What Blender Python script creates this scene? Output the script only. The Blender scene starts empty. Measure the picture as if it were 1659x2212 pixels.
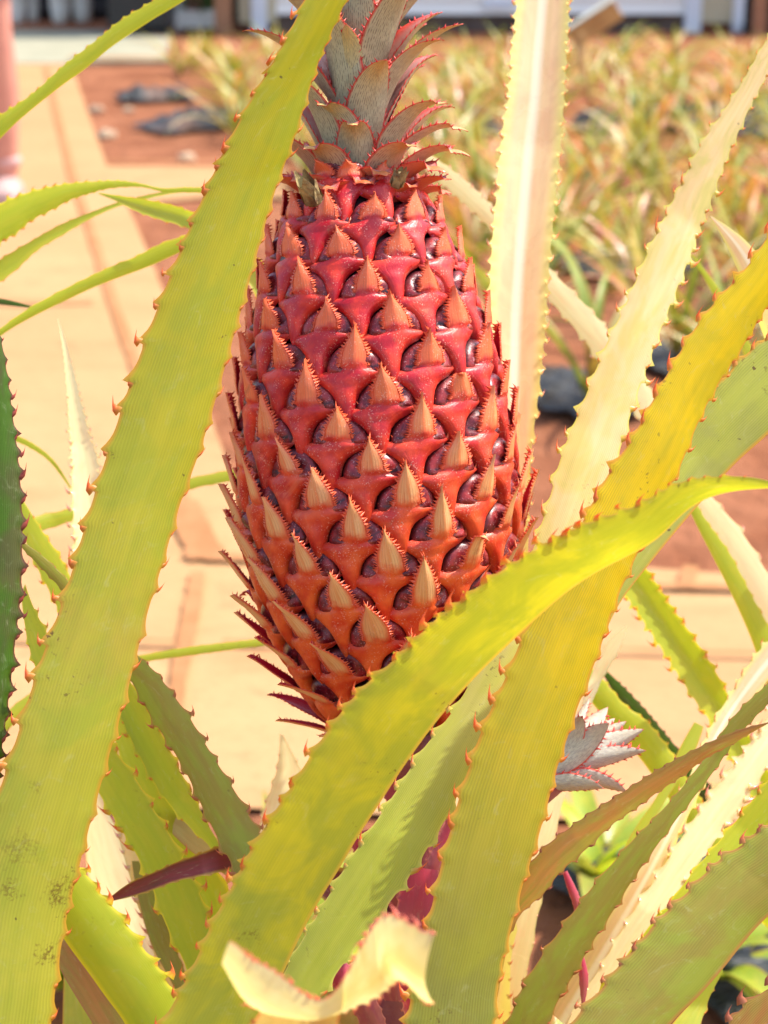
import bpy, bmesh, math, random
from mathutils import Vector, noise
from math import sin, cos, pi, radians, sqrt, atan2

scene = bpy.context.scene
COL = scene.collection
RND = random.Random(7)
TH = radians(19.0)
CH = 0.95
F = 1106 / math.tan(radians(15.0))
CAM = Vector((0, 0, CH))
FW = Vector((0, cos(TH), -sin(TH)))
UP = Vector((0, sin(TH), cos(TH)))
RT = Vector((1, 0, 0))


def P(x, y, d):
    "a point seen at (x, y) of the measured photo at depth d metres"
    return CAM + d * (FW + RT * ((x - 829.5) / F) + UP * ((1106 - y) / F))


def G(x, y, z=0.0):
    "the ground point seen at (x, y)"
    r = FW + RT * ((x - 829.5) / F) + UP * ((1106 - y) / F)
    k = (z - CH) / r.z
    return CAM + r * k


# ------------------------------------------------------------------ objects
def mesh_obj(name, verts, faces, mat, parent=None, smooth=True, attrs=None, uvs=None):
    me = bpy.data.meshes.new(name)
    me.from_pydata([tuple(v) for v in verts], [], faces)
    if attrs:
        for an, vals in attrs.items():
            a = me.attributes.new(an, 'FLOAT', 'POINT')
            a.data.foreach_set('value', vals)
    if uvs:
        l = me.uv_layers.new(name='UVMap')
        dat = [0.0] * (2 * len(me.loops))
        for i, lp in enumerate(me.loops):
            u = uvs[lp.vertex_index]
            dat[2 * i] = u[0]
            dat[2 * i + 1] = u[1]
        l.data.foreach_set('uv', dat)
    if mat:
        me.materials.append(mat)
    if smooth:
        me.polygons.foreach_set('use_smooth', [True] * len(me.polygons))
    me.update()
    o = bpy.data.objects.new(name, me)
    COL.objects.link(o)
    if parent:
        o.parent = parent
        o.matrix_parent_inverse = parent.matrix_basis.inverted()
    return o


def empty(name, loc, label, cat, group=None):
    o = bpy.data.objects.new(name, None)
    o.empty_display_size = 0.05
    o.location = loc
    COL.objects.link(o)
    o['label'] = label
    o['category'] = cat
    if group:
        o['group'] = group
    return o


def struct(o, kind='structure'):
    o['kind'] = kind
    return o


def tag(o, label, cat, group=None):
    o['label'] = label
    o['category'] = cat
    if group:
        o['group'] = group
    return o


# ------------------------------------------------------------------ materials
class NT:
    def __init__(s, name):
        s.m = bpy.data.materials.new(name)
        s.m.use_nodes = True
        s.t = s.m.node_tree
        s.t.nodes.clear()
        s.out = s.t.nodes.new('ShaderNodeOutputMaterial')

    def n(s, typ, **kw):
        nd = s.t.nodes.new(typ)
        for k, v in kw.items():
            if hasattr(nd, k) and k not in ('location',):
                setattr(nd, k, v)
            else:
                nd.inputs[k].default_value = v
        return nd

    def L(s, a, b):
        s.t.links.new(a, b)

    def val(s, x, sock):
        if isinstance(x, bpy.types.NodeSocket):
            s.L(x, sock)
        else:
            sock.default_value = x

    def math(s, op, a, b=0.0, c=0.0, clamp=False):
        nd = s.t.nodes.new('ShaderNodeMath')
        nd.operation = op
        nd.use_clamp = clamp
        s.val(a, nd.inputs[0])
        s.val(b, nd.inputs[1])
        s.val(c, nd.inputs[2])
        return nd.outputs[0]

    def mix(s, f, a, b, blend='MIX'):
        nd = s.t.nodes.new('ShaderNodeMix')
        nd.data_type = 'RGBA'
        nd.blend_type = blend
        s.val(f, nd.inputs[0])
        for x, k in ((a, 6), (b, 7)):
            if isinstance(x, (tuple, list)):
                x = tuple(x)[:3] + (1.0,)
            s.val(x, nd.inputs[k])
        return nd.outputs[2]

    def rng(s, x, a, b, c=0.0, d=1.0, smooth=True):
        nd = s.t.nodes.new('ShaderNodeMapRange')
        nd.interpolation_type = 'SMOOTHSTEP' if smooth else 'LINEAR'
        s.val(x, nd.inputs[0])
        for k, v in zip((1, 2, 3, 4), (a, b, c, d)):
            nd.inputs[k].default_value = v
        return nd.outputs[0]

    def noise(s, vec, scale, detail=3.0, rough=0.55, dist=0.0):
        nd = s.t.nodes.new('ShaderNodeTexNoise')
        nd.inputs['Scale'].default_value = scale
        nd.inputs['Detail'].default_value = detail
        nd.inputs['Roughness'].default_value = rough
        nd.inputs['Distortion'].default_value = dist
        if vec is not None:
            s.L(vec, nd.inputs['Vector'])
        return nd.outputs['Fac']

    def mapping(s, vec, scale, loc=(0, 0, 0)):
        nd = s.t.nodes.new('ShaderNodeMapping')
        nd.inputs['Scale'].default_value = scale
        nd.inputs['Location'].default_value = loc
        s.L(vec, nd.inputs['Vector'])
        return nd.outputs[0]

    def coord(s, k='Object'):
        return s.t.nodes.new('ShaderNodeTexCoord').outputs[k]

    def attr(s, name):
        nd = s.t.nodes.new('ShaderNodeAttribute')
        nd.attribute_name = name
        return nd.outputs['Fac']

    def bump(s, h, strength=0.3, dist=0.001):
        nd = s.t.nodes.new('ShaderNodeBump')
        nd.inputs['Strength'].default_value = strength
        nd.inputs['Distance'].default_value = dist
        s.L(h, nd.inputs['Height'])
        return nd.outputs[0]

    def bsdf(s, col, rough=0.5, spec=0.5, normal=None, coat=0.0, metal=0.0, coat_r=0.1):
        nd = s.t.nodes.new('ShaderNodeBsdfPrincipled')
        if isinstance(col, (tuple, list)):
            col = tuple(col)[:3] + (1.0,)
        s.val(col, nd.inputs['Base Color'])
        s.val(rough, nd.inputs['Roughness'])
        s.val(spec, nd.inputs['Specular IOR Level'])
        nd.inputs['Coat Weight'].default_value = coat
        nd.inputs['Coat Roughness'].default_value = coat_r
        nd.inputs['Metallic'].default_value = metal
        if normal is not None:
            s.L(normal, nd.inputs['Normal'])
        return nd.outputs[0]

    def transl(s, shader, col, fac, normal=None):
        t = s.t.nodes.new('ShaderNodeBsdfTranslucent')
        s.val(col if not isinstance(col, (tuple, list)) else tuple(col)[:3] + (1.0,), t.inputs[0])
        if normal is not None:
            s.L(normal, t.inputs['Normal'])
        m = s.t.nodes.new('ShaderNodeMixShader')
        m.inputs[0].default_value = fac
        s.L(shader, m.inputs[1])
        s.L(t.outputs[0], m.inputs[2])
        return m.outputs[0]

    def done(s, shader):
        s.L(shader, s.out.inputs[0])
        return s.m


def leaf_mat(name, tip, base, mid=None, edge=(0.55, 0.30, 0.03), tooth=(0.74, 0.20, 0.05),
             stripe=0.35, nstr=32, rough=0.38, tl=0.42, tcol=1.5, spots=0.5, spec=0.5, split=(0.2, 0.7),
             edgew=0.86, sheen=None, sheenw=0.12, coat=0.0, mottle=0.8, scars=()):
    m = NT(name)
    uv = m.coord('UV')
    ob = m.coord('Object')
    sep = m.n('ShaderNodeSeparateXYZ')
    m.L(uv, sep.inputs[0])
    u, v = sep.outputs[0], sep.outputs[1]
    tt = m.attr('tt')
    th = m.attr('tooth')
    c = m.mix(m.rng(tt, split[0], split[1]), tip, base)
    if mid:
        pat = m.noise(m.mapping(uv, (1.6, 7.0, 1)), 1.0, 3.0, 0.6, 0.6)
        c = m.mix(m.math('MULTIPLY', m.rng(pat, 0.38, 0.66), mottle), c, mid)
    if sheen:
        a = m.math('ABSOLUTE', m.math('SUBTRACT', u, 0.5))
        c = m.mix(m.rng(a, sheenw * 0.3, sheenw * 2, 0.75, 0.0), c, sheen)  # pale line along the middle: glossy sheen painted as colour
    # broad irregular bands along the blade
    bands = m.noise(m.mapping(uv, (9.0, 1.2, 1)), 1.0, 2.0, 0.5)
    c = m.mix(m.rng(bands, 0.3, 0.75, 0.0, 0.30), c, m.mix(1.0, c, (0.72, 0.80, 0.6), 'MULTIPLY'))
    # veins
    wob = m.noise(m.mapping(uv, (2.0, 16.0, 1)), 1.0, 2.0)
    ph = m.math('ADD', m.math('MULTIPLY', u, nstr * 6.283), m.math('MULTIPLY', wob, 3.0))
    sn = m.math('MULTIPLY_ADD', m.math('SINE', ph), 0.5, 0.5)
    msk = m.rng(m.noise(m.mapping(uv, (3.0, 5.0, 1), (3, 1, 0)), 1.0, 2.0), 0.35, 0.6, 0.35, 1.0)
    sf = m.math('MULTIPLY', m.math('MULTIPLY', sn, msk), stripe)
    c = m.mix(sf, c, m.mix(1.0, c, (0.42, 0.40, 0.34), 'MULTIPLY'))
    # margin
    ua = m.math('MULTIPLY', m.math('ABSOLUTE', m.math('SUBTRACT', u, 0.5)), 2.0)
    c = m.mix(m.rng(ua, edgew, 1.0), c, edge)
    # scars and brown specks
    if spots > 0:
        s1 = m.noise(m.mapping(ob, (1, 1, 1)), 420.0, 2.0, 0.6)
        s2 = m.noise(ob, 28.0, 2.0)
        sp = m.math('MULTIPLY', m.rng(s1, 0.60, 0.68), m.rng(s2, 0.60, 0.70))
        c = m.mix(m.math('MULTIPLY', sp, spots), c, (0.10, 0.05, 0.015))
        s3 = m.noise(m.mapping(ob, (1, 1, 1), (5, 5, 5)), 300.0, 1.0, 0.4)
        c = m.mix(m.math('MULTIPLY', m.rng(s3, 0.78, 0.84), min(1, spots * 0.8)), c, (0.06, 0.03, 0.02))
        du = m.rng(m.noise(ob, 11.0, 5.0, 0.7), 0.56, 0.78)
        c = m.mix(m.math('MULTIPLY', du, 0.28 * min(1, spots * 1.5)), c, (0.42, 0.22, 0.08))
        # faint pale scales (bloom) making the blade matt in places
        s4 = m.noise(m.mapping(uv, (5, 26, 1), (9, 2, 0)), 1.0, 4.0, 0.7, 1.2)
        c = m.mix(m.rng(s4, 0.55, 0.8, 0, 0.22), c, (0.55, 0.6, 0.36))
    for (pt, rad_, st) in scars:
        vm = m.t.nodes.new('ShaderNodeVectorMath')
        vm.operation = 'DISTANCE'
        m.L(ob, vm.inputs[0])
        vm.inputs[1].default_value = tuple(pt)
        dd = m.math('ADD', vm.outputs['Value'], m.math('MULTIPLY', m.math('SUBTRACT', m.noise(ob, 260.0, 3.0, 0.7), 0.5), rad_ * 3.4))
        grain = m.rng(m.noise(ob, 700.0, 2.0, 0.6), 0.40, 0.58)
        c = m.mix(m.math('MULTIPLY', m.math('MULTIPLY', m.rng(dd, rad_ * 0.1, rad_, 1.0, 0.0), grain), st), c, (0.12, 0.055, 0.012))
    c = m.mix(m.rng(th, 0.05, 0.6), c, tooth)
    rr = m.math('MULTIPLY_ADD', m.noise(ob, 60.0, 2.0), 0.25, rough - 0.1)
    fine = m.noise(ob, 900.0, 2.0)
    hgt = m.math('ADD', m.math('MULTIPLY', sn, min(1.0, 0.35 + stripe)), m.math('MULTIPLY', fine, 0.25))
    nb = m.bump(hgt, 0.2, 0.0005)
    sh = m.bsdf(c, rr, spec, nb, coat)
    tc = m.mix(1.0, c, (tcol, tcol * 0.95, tcol * 0.55), 'MULTIPLY')
    sh = m.transl(sh, tc, tl)
    return m.done(sh)


def plain(name, c1, c2, scale=8.0, rough=0.7, spec=0.3, bump=0.3, bdist=0.01, detail=5.0, coat=0.0):
    m = NT(name)
    ob = m.coord('Object')
    f = m.noise(ob, scale, detail, 0.6)
    c = m.mix(m.rng(f, 0.3, 0.7), c1, c2)
    return m.done(m.bsdf(c, rough, spec, m.bump(m.noise(ob, scale * 4, detail), bump, bdist), coat))


GRN = (0.235, 0.345, 0.03)
YEL = (0.56, 0.50, 0.035)
M = {}
M['big'] = leaf_mat('leaf_underside_green', (0.44, 0.42, 0.012), (0.46, 0.46, 0.05), (0.27, 0.37, 0.03), stripe=0.30, split=(0.1, 0.5), spots=0.9, tl=0.46, mottle=0.45,
                    scars=[(P(122, 1925, .73), .007, .7), (P(100, 2058, .73), .006, .75), (P(25, 1925, .72), .005, .6), (P(40, 1830, .72), .009, .35), (P(240, 1045, .735), .003, .7), (P(75, 1700, .725), .004, .5)])
M['cross'] = leaf_mat('leaf_crossing', (0.42, 0.46, 0.03), (0.36, 0.43, 0.07), (0.66, 0.62, 0.03), stripe=0.14, edge=(0.66, 0.46, 0.06), split=(0.1, 0.6), spots=0.8, mottle=0.75, tl=0.46,
                      scars=[(P(729, 1610, .70), .005, .85), (P(795, 1692, .70), .005, .7), (P(690, 1700, .70), .0025, .6), (P(530, 2010, .70), .006, .5), (P(640, 1845, .70), .004, .5), (P(520, 1900, .70), .006, .4)])
M['gold'] = leaf_mat('leaf_golden', (0.76, 0.62, 0.01), (0.27, 0.30, 0.06), (0.40, 0.43, 0.03), edge=(0.65, 0.34, 0.04), stripe=0.34, split=(0.20, 0.46), spots=0.5, mottle=0.4, tl=0.46)
M['long'] = leaf_mat('leaf_pink_to_green', (0.84, 0.64, 0.34), (0.42, 0.48, 0.05), (0.50, 0.54, 0.07), edge=(0.58, 0.56, 0.10), stripe=0.38, split=(0.22, 0.46), rough=0.3, spots=0.5, mottle=0.5, tl=0.40,
                     scars=[(P(845, 1810, .76), .0035, .6), (P(855, 2010, .75), .005, .5)])
M['grey'] = leaf_mat('leaf_grey_green', (0.40, 0.46, 0.07), (0.46, 0.48, 0.05), (0.34, 0.38, 0.09), stripe=0.36, spots=0.9, tl=0.38)
M['pink'] = leaf_mat('leaf_pink_peach', (0.86, 0.64, 0.36), (0.80, 0.64, 0.24), (0.78, 0.50, 0.28), edge=(0.78, 0.72, 0.22), stripe=0.12, rough=0.24, spots=0.0, tl=0.34, sheen=(0.95, 0.88, 0.72), sheenw=0.07, edgew=0.5, spec=0.9, coat=0.5)
M['green'] = leaf_mat('leaf_fresh_green', (0.42, 0.50, 0.025), (0.34, 0.46, 0.04), (0.50, 0.52, 0.03), stripe=0.12, spots=0.2, edge=(0.68, 0.60, 0.03), edgew=0.8, tl=0.45)
M['lime'] = leaf_mat('leaf_lime', (0.40, 0.48, 0.04), (0.30, 0.42, 0.04), (0.5, 0.5, 0.04), stripe=0.2, spots=0.2, rough=0.3, spec=0.6)
M['dark'] = leaf_mat('leaf_dark_green', (0.055, 0.12, 0.004), (0.06, 0.11, 0.006), (0.08, 0.07, 0.02), edge=(0.10, 0.03, 0.02), tooth=(0.35, 0.06, 0.04), stripe=0.2, tl=0.12, rough=0.4, coat=0.0, spec=0.25, spots=0.2)
M['olive'] = leaf_mat('leaf_olive', (0.33, 0.29, 0.045), (0.28, 0.28, 0.06), (0.32, 0.40, 0.04), stripe=0.32, edge=(0.45, 0.22, 0.05), tooth=(0.6, 0.16, 0.06), tl=0.36, spots=0.4)
M['tawny'] = leaf_mat('leaf_tawny', (0.38, 0.17, 0.04), (0.62, 0.32, 0.09), (0.36, 0.38, 0.06), stripe=0.55, edge=(0.38, 0.15, 0.06), tooth=(0.45, 0.14, 0.08), tl=0.38, split=(0.0, 0.25), spots=0.4, mottle=0.7)
M['glare'] = leaf_mat('leaf_glare_pale', (0.90, 0.80, 0.45), (0.84, 0.52, 0.20), (0.90, 0.66, 0.36), stripe=0.08, edge=(0.74, 0.62, 0.26), tooth=(0.75, 0.28, 0.20), tl=0.34, rough=0.20, spec=0.9, spots=0.1, coat=0.5)  # white sun glare on these blades is put into the pale colours
M['purple'] = leaf_mat('leaf_purple', (0.22, 0.03, 0.035), (0.17, 0.02, 0.035), (0.12, 0.04, 0.02), edge=(0.5, 0.30, 0.04), edgew=0.7, stripe=0.15, tooth=(0.5, 0.3, 0.05), tl=0.2, spots=0.1, rough=0.3)
M['crimson'] = leaf_mat('sheath_crimson', (0.55, 0.05, 0.10), (0.50, 0.14, 0.12), (0.42, 0.06, 0.12), edge=(0.6, 0.2, 0.14), stripe=0.2, tooth=(0.6, 0.2, 0.12), tl=0.25, spots=0.2)
M['dry'] = leaf_mat('leaf_dry_tan', (0.55, 0.38, 0.14), (0.42, 0.26, 0.09), (0.6, 0.5, 0.2), edge=(0.5, 0.2, 0.06), stripe=0.3, tooth=(0.5, 0.15, 0.06), tl=0.35, spots=0.2)
M['creamtip'] = leaf_mat('leaf_cream_curl', (0.80, 0.70, 0.40), (0.66, 0.54, 0.24), (0.84, 0.77, 0.50), edge=(0.8, 0.34, 0.22), edgew=0.9, stripe=0.08, tooth=(0.8, 0.25, 0.18), tl=0.4, spots=0.0, rough=0.5)


# ------------------------------------------------------------------ leaf ribbons
def crom(pts, n):
    "arc-length resampled Catmull-Rom through tuples"
    k = len(pts)
    dim = len(pts[0])
    dense = []
    for i in range(k - 1):
        p0 = pts[max(i - 1, 0)]
        p1 = pts[i]
        p2 = pts[i + 1]
        p3 = pts[min(i + 2, k - 1)]
        for j in range(12):
            t = j / 12.0
            dense.append(tuple(0.5 * ((2 * p1[q]) + (-p0[q] + p2[q]) * t + (2 * p0[q] - 5 * p1[q] + 4 * p2[q] - p3[q]) * t * t
                                      + (-p0[q] + 3 * p1[q] - 3 * p2[q] + p3[q]) * t ** 3) for q in range(dim)))
    dense.append(tuple(pts[-1]))
    acc = [0.0]
    for a, b in zip(dense, dense[1:]):
        acc.append(acc[-1] + sqrt(sum((b[q] - a[q]) ** 2 for q in range(dim))))
    tot = acc[-1] or 1
    out = []
    j = 0
    for i in range(n):
        s = tot * i / (n - 1)
        while j < len(acc) - 2 and acc[j + 1] < s:
            j += 1
        f = (s - acc[j]) / max(acc[j + 1] - acc[j], 1e-9)
        out.append(tuple(dense[j][q] + (dense[j + 1][q] - dense[j][q]) * f for q in range(dim)))
    return out


def lerp_list(l, t):
    x = t * (len(l) - 1)
    i = min(int(x), len(l) - 2)
    return l[i] + (l[i + 1] - l[i]) * (x - i)


def scallop(p):
    "edge outline between two teeth, p runs tipward from one tooth to the next"
    if p < 0.55:
        return (1 - p / 0.55) ** 2.4
    if p > 0.82:
        return ((p - 0.82) / 0.18) ** 1.5
    return 0.0


def ribbon(name, A, B, mat, parent, cup=0.1, tooth=0.004, space=0.014, keel=0.0, cols=14, teeth=(1, 1), face=None, wave=0.0, irregular=0.34, seed=0, rag=0.0):
    """leaf blade between two edge rows A and B (tip first). cup>0 bulges toward `face`."""
    rnd = random.Random(seed + len(A) + int(A[0].x * 1e4))
    n = len(A)
    cen = [(a + b) / 2 for a, b in zip(A, B)]
    dist = [0.0]
    for i in range(1, n):
        dist.append(dist[-1] + (cen[i] - cen[i - 1]).length)
    tot = dist[-1]
    if face is None:
        face = CAM
    verts, faces, tt, th, uvs = [], [], [], [], []
    norms, tans = [], []
    for i in range(n):
        t = (cen[min(i + 1, n - 1)] - cen[max(i - 1, 0)])
        if t.length < 1e-9:
            t = Vector((0, 0, -1))
        t.normalize()
        a = (B[i] - A[i])
        if a.length < 1e-7:
            a = (B[min(i + 3, n - 1)] - A[min(i + 3, n - 1)])
        nn = t.cross(a)
        if nn.length < 1e-12:
            nn = norms[-1].copy() if norms else Vector((0, -1, 0))
        nn.normalize()
        if norms:
            if nn.dot(norms[-1]) < 0:
                nn = -nn
        else:
            if nn.dot(face - cen[i]) < 0:
                nn = -nn
        if norms:
            nn = (nn + norms[-1] * 1.5).normalized()
        norms.append(nn)
        tans.append(t)
    # teeth positions from the base upward
    tps = []
    for side in (0, 1):
        ps = []
        s = tot - rnd.random() * space
        while s > tot * 0.0 + 0.006:
            ps.append(s)
            k = 0.55 + 0.45 * min(1.0, s / (0.25 * tot + 1e-6))
            s -= space * k * (1 + irregular * (rnd.random() - 0.5) * 2)
        tps.append(ps)

    def edge_off(side, s):
        ps = tps[side]
        if not teeth[side] or tooth <= 0:
            return 0.0
        # ps descending; find tooth just baseward (>= s)
        lo = None
        hi = None
        for q in ps:
            if q >= s:
                lo = q
            else:
                hi = q
                break
        if lo is None or hi is None:
            return 0.0
        p = (lo - s) / max(lo - hi, 1e-6)
        return scallop(p)

    for i in range(n):
        w = (B[i] - A[i])
        wl = w.length
        wd = w / wl if wl > 1e-7 else Vector((1, 0, 0))
        k = min(1.0, wl / 0.02)
        oa = tooth * 0.85 * (edge_off(0, dist[i]) - 0.3) * k * teeth[0]
        ob_ = tooth * 0.85 * (edge_off(1, dist[i]) - 0.3) * k * teeth[1]
        a, b = A[i], B[i]
        wv = wave * sin(dist[i] * 60 + seed) * wl
        for j in range(cols + 1):
            s = -1 + 2 * j / cols
            p = (a + b) / 2 + (b - a) * (s / 2) + norms[i] * (wl * (cup * (1 - s * s) + keel * (1 - abs(s)) ** 1.0 * (1 if abs(s) > 0.001 else 0.9)) + wv * s)
            ef = abs(s) ** 8
            p = p + wd * ((ob_ if s > 0 else -oa) * ef)
            verts.append(p)
            tt.append(dist[i] / tot)
            th.append(0.0)
            uvs.append((j / cols, dist[i] * 5.0))
    c1 = cols + 1
    for i in range(n - 1):
        for j in range(cols):
            faces.append((i * c1 + j, i * c1 + j + 1, (i + 1) * c1 + j + 1, (i + 1) * c1 + j))
    # hooks
    if tooth > 0:
        for side in (0, 1):
            if not teeth[side]:
                continue
            for s in tps[side]:
                # row index
                i = 0
                while i < n - 1 and dist[i] < s:
                    i += 1
                wl = (B[i] - A[i]).length
                k = min(1.0, wl / 0.02)
                if k < 0.15:
                    continue
                sz = tooth * k * (0.50 + 0.58 * rnd.random()) * teeth[side]
                out = (A[i] - B[i]).normalized() if side == 0 else (B[i] - A[i]).normalized()
                e = (verts[i * c1] if side == 0 else verts[i * c1 + cols])
                tn = -tans[i]
                up = norms[i]
                base = len(verts)
                # swept hook: 4 rings x 5
                rings = [(-0.42, -0.22, 1.0, 0.16), (0.10, 0.05, 0.50, 0.13), (0.32, 0.52, 0.19, 0.08), (0.50, 1.40, 0.0, 0.0)]
                bend = rnd.uniform(-0.4, 0.4)
                for (o_, l_, rl, rt_) in rings:
                    c = e + out * (o_ * sz) + tn * (l_ * sz * 0.95) + up * (bend * sz * max(l_, 0))
                    for q in range(5):
                        an = 2 * pi * q / 5
                        dirl = (tn * 0.9 - out * 0.45)
                        verts.append(c + dirl * (cos(an) * rl * sz * 0.55) + up * (sin(an) * rt_ * sz))
                        tt.append(s / tot)
                        th.append(max(0.0, min(1, 0.35 + l_ * 1.0)) if l_ > -.1 else 0.14)
                        uvs.append((0.0 if side == 0 else 1.0, s * 5.0))
                for r in range(3):
                    for q in range(5):
                        a0 = base + r * 5 + q
                        a1 = base + r * 5 + (q + 1) % 5
                        faces.append((a0, a1, a1 + 5, a0 + 5))
    o = mesh_obj(name, verts, faces, mat, parent, attrs={'tt': tt, 'tooth': th}, uvs=uvs)
    return o


def smooth_px(a, k):
    for _ in range(k):
        a = [a[0]] + [tuple(0.25 * x + 0.5 * y + 0.25 * z for x, y, z in zip(a[i - 1], a[i], a[i + 1])) for i in range(1, len(a) - 1)] + [a[-1]]
    return a


def leaf(E1, E2, dep, mat, parent, root=None, cup=0.10, teeth=(1, 1), tpx=24, spx=75, keel=0.0, dep2=None, rootw=0.05, name='leaf', wave=0.0, seed=0, smooth=14):
    "traced leaf; tip first. Depths `dep` along the left edge, dep2 along the right one"
    dm = sum(dep) / len(dep)
    m = dm / F
    L1 = sum(sqrt((a[0] - b[0]) ** 2 + (a[1] - b[1]) ** 2) for a, b in zip(E1, E1[1:]))
    rows_per = 7
    n = int(max(24, min(260, L1 / spx * rows_per)))
    a2 = smooth_px(crom(E1, n), smooth)
    b2 = smooth_px(crom(E2, n), smooth)
    dep2 = dep2 or dep
    A = [P(p[0], p[1], lerp_list(dep, i / (n - 1))) for i, p in enumerate(a2)]
    B = [P(p[0], p[1], lerp_list(dep2, i / (n - 1))) for i, p in enumerate(b2)]
    if root is not None:
        c = (A[-1] + B[-1]) / 2
        c0 = (A[-6] + B[-6]) / 2
        T = (c - c0).normalized()
        W = (B[-1] - A[-1])
        wd, wl = W.normalized(), W.length
        R3 = Vector(root)
        L = (R3 - c).length
        p1 = c + T * L * 0.33
        p2 = R3 + ((c - R3).normalized() * 0.4 + Vector((0, 0, 0.6))) * L * 0.33
        k = int(max(8, min(60, L / (spx * m) * rows_per)))
        for i in range(1, k + 1):
            t = i / k
            q = (1 - t) ** 3 * c + 3 * (1 - t) ** 2 * t * p1 + 3 * (1 - t) * t * t * p2 + t ** 3 * R3
            dq = (3 * (1 - t) ** 2 * (p1 - c) + 6 * (1 - t) * t * (p2 - p1) + 3 * t * t * (R3 - p2)).normalized()
            w_ = wd - dq * wd.dot(dq)
            w_.normalize()
            ww = wl + (rootw - wl) * t
            A.append(q - w_ * ww / 2)
            B.append(q + w_ * ww / 2)
    return ribbon(name, A, B, mat, parent, cup, tpx * m, spx * m, keel, teeth=teeth, wave=wave, seed=seed)
# ------------------------------------------------------------------ the plants round the fruit
BASE_A = Vector((0.015, 0.80, 0.0))
BASE_B = Vector((-0.20, 0.60, 0.0))
BASE_D = Vector((-0.46, 1.08, 0.0))
BASE_E = Vector((0.46, 1.22, 0.0))
plantA = empty('pineapple_plant', BASE_A, 'fruiting pineapple plant bearing the large red pineapple in the middle', 'pineapple plant', 'pineapple plants in the near bed')
plantB = empty('pineapple_plant', BASE_B, 'pineapple plant whose broad yellow-green leaf crosses in front of the red fruit', 'pineapple plant', 'pineapple plants in the near bed')
plantD = empty('pineapple_plant', BASE_D, 'pineapple plant at the left edge with thin green leaves arching over the path', 'pineapple plant', 'pineapple plants in the near bed')
plantE = empty('pineapple_plant', BASE_E, 'pineapple plant at the right edge with leaves slanting down over the sunlit paving', 'pineapple plant', 'pineapple plants in the near bed')


def rt(base, k=0.0, z=0.10):
    a = RND.random() * 6.28
    return (base.x + 0.015 * cos(a), base.y + 0.015 * sin(a), z + 0.1 * RND.random())


# ---- plant B (front left)
leaf([(720, -150), (655, 0), (600, 110), (535, 220), (482, 320), (418, 460), (350, 625), (288, 790), (240, 935), (188, 1100), (132, 1290), (77, 1440), (15, 1640), (-40, 1800), (-85, 1960), (-120, 2230)],
     [(850, -240), (750, 0), (692, 130), (642, 290), (598, 410), (555, 560), (510, 720), (440, 960), (395, 1080), (360, 1200), (320, 1330), (290, 1450), (260, 1560), (220, 1700), (180, 1850), (140, 2020), (112, 2230)],
     [.735, .735, .73, .72, .715], M['big'], plantB, rt(BASE_B), cup=0.07, tpx=27, spx=78, dep2=[.745, .75, .745, .735, .73], teeth=(1, 0.55))
leaf([(1690, 1050), (1659, 1036), (1600, 1027), (1500, 1031), (1440, 1050), (1370, 1090), (1280, 1120), (1200, 1155), (1110, 1210), (1040, 1255), (990, 1295), (930, 1340), (850, 1420), (778, 1482), (705, 1572), (615, 1710), (535, 1835), (495, 1915), (453, 1990), (410, 2090), (385, 2135), (335, 2230)],
     [(1690, 1052), (1659, 1055), (1590, 1060), (1530, 1075), (1480, 1105), (1420, 1165), (1360, 1200), (1300, 1230), (1230, 1275), (1160, 1335), (1080, 1410), (1020, 1470), (940, 1562), (870, 1659), (816, 1742), (766, 1819), (736, 1872), (686, 1952), (640, 2040), (612, 2102), (585, 2170), (565, 2235)],
     [.63, .65, .675, .69, .70], M['cross'], plantB, rt(BASE_B), cup=0.10, tpx=26, spx=60, dep2=[.63, .66, .69, .705, .71], teeth=(1, 0))
leaf([(1700, 20), (1659, 75), (1600, 180), (1560, 240), (1510, 310), (1475, 380), (1440, 450), (1405, 520), (1375, 590), (1345, 660), (1315, 720), (1285, 790), (1258, 860), (1232, 920), (1205, 990), (1190, 1050), (1165, 1130), (1135, 1220), (1090, 1330), (1040, 1420), (981, 1525), (907, 1618), (862, 1690), (807, 1773), (746, 1862), (687, 1965), (640, 2043), (590, 2140), (550, 2235)],
     [(1712, 55), (1680, 130), (1640, 195), (1606, 267), (1566, 360), (1529, 460), (1496, 553), (1476, 603), (1456, 653), (1433, 710), (1413, 766), (1393, 820), (1373, 876), (1356, 936), (1336, 996), (1300, 1090), (1262, 1180), (1215, 1290), (1160, 1400), (1100, 1500), (1040, 1620), (968, 1773), (941, 1812), (902, 1878), (831, 1971), (786, 2029), (733, 2102), (696, 2159), (640, 2240)],
     [.86, .85, .82, .78, .755, .745], M['long'], plantB, rt(BASE_B), cup=0.04, keel=0.05, tpx=21, spx=62, dep2=[.86, .85, .815, .775, .745, .735])
# leaf at the left edge, dark
leaf([(-22, 690), (-55, 900), (-75, 1200), (-90, 1500), (-105, 1800), (-110, 2230)],
     [(-8, 690), (8, 750), (22, 830), (34, 915), (44, 985), (50, 1050), (53, 1120), (52, 1260), (44, 1339), (36, 1406), (27, 1489), (12, 1599), (-2, 1680), (-20, 1850), (-50, 2230)],
     [.74, .73, .72], M['dark'], plantB, rt(BASE_B), cup=0.18, tpx=22, spx=62)
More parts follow.
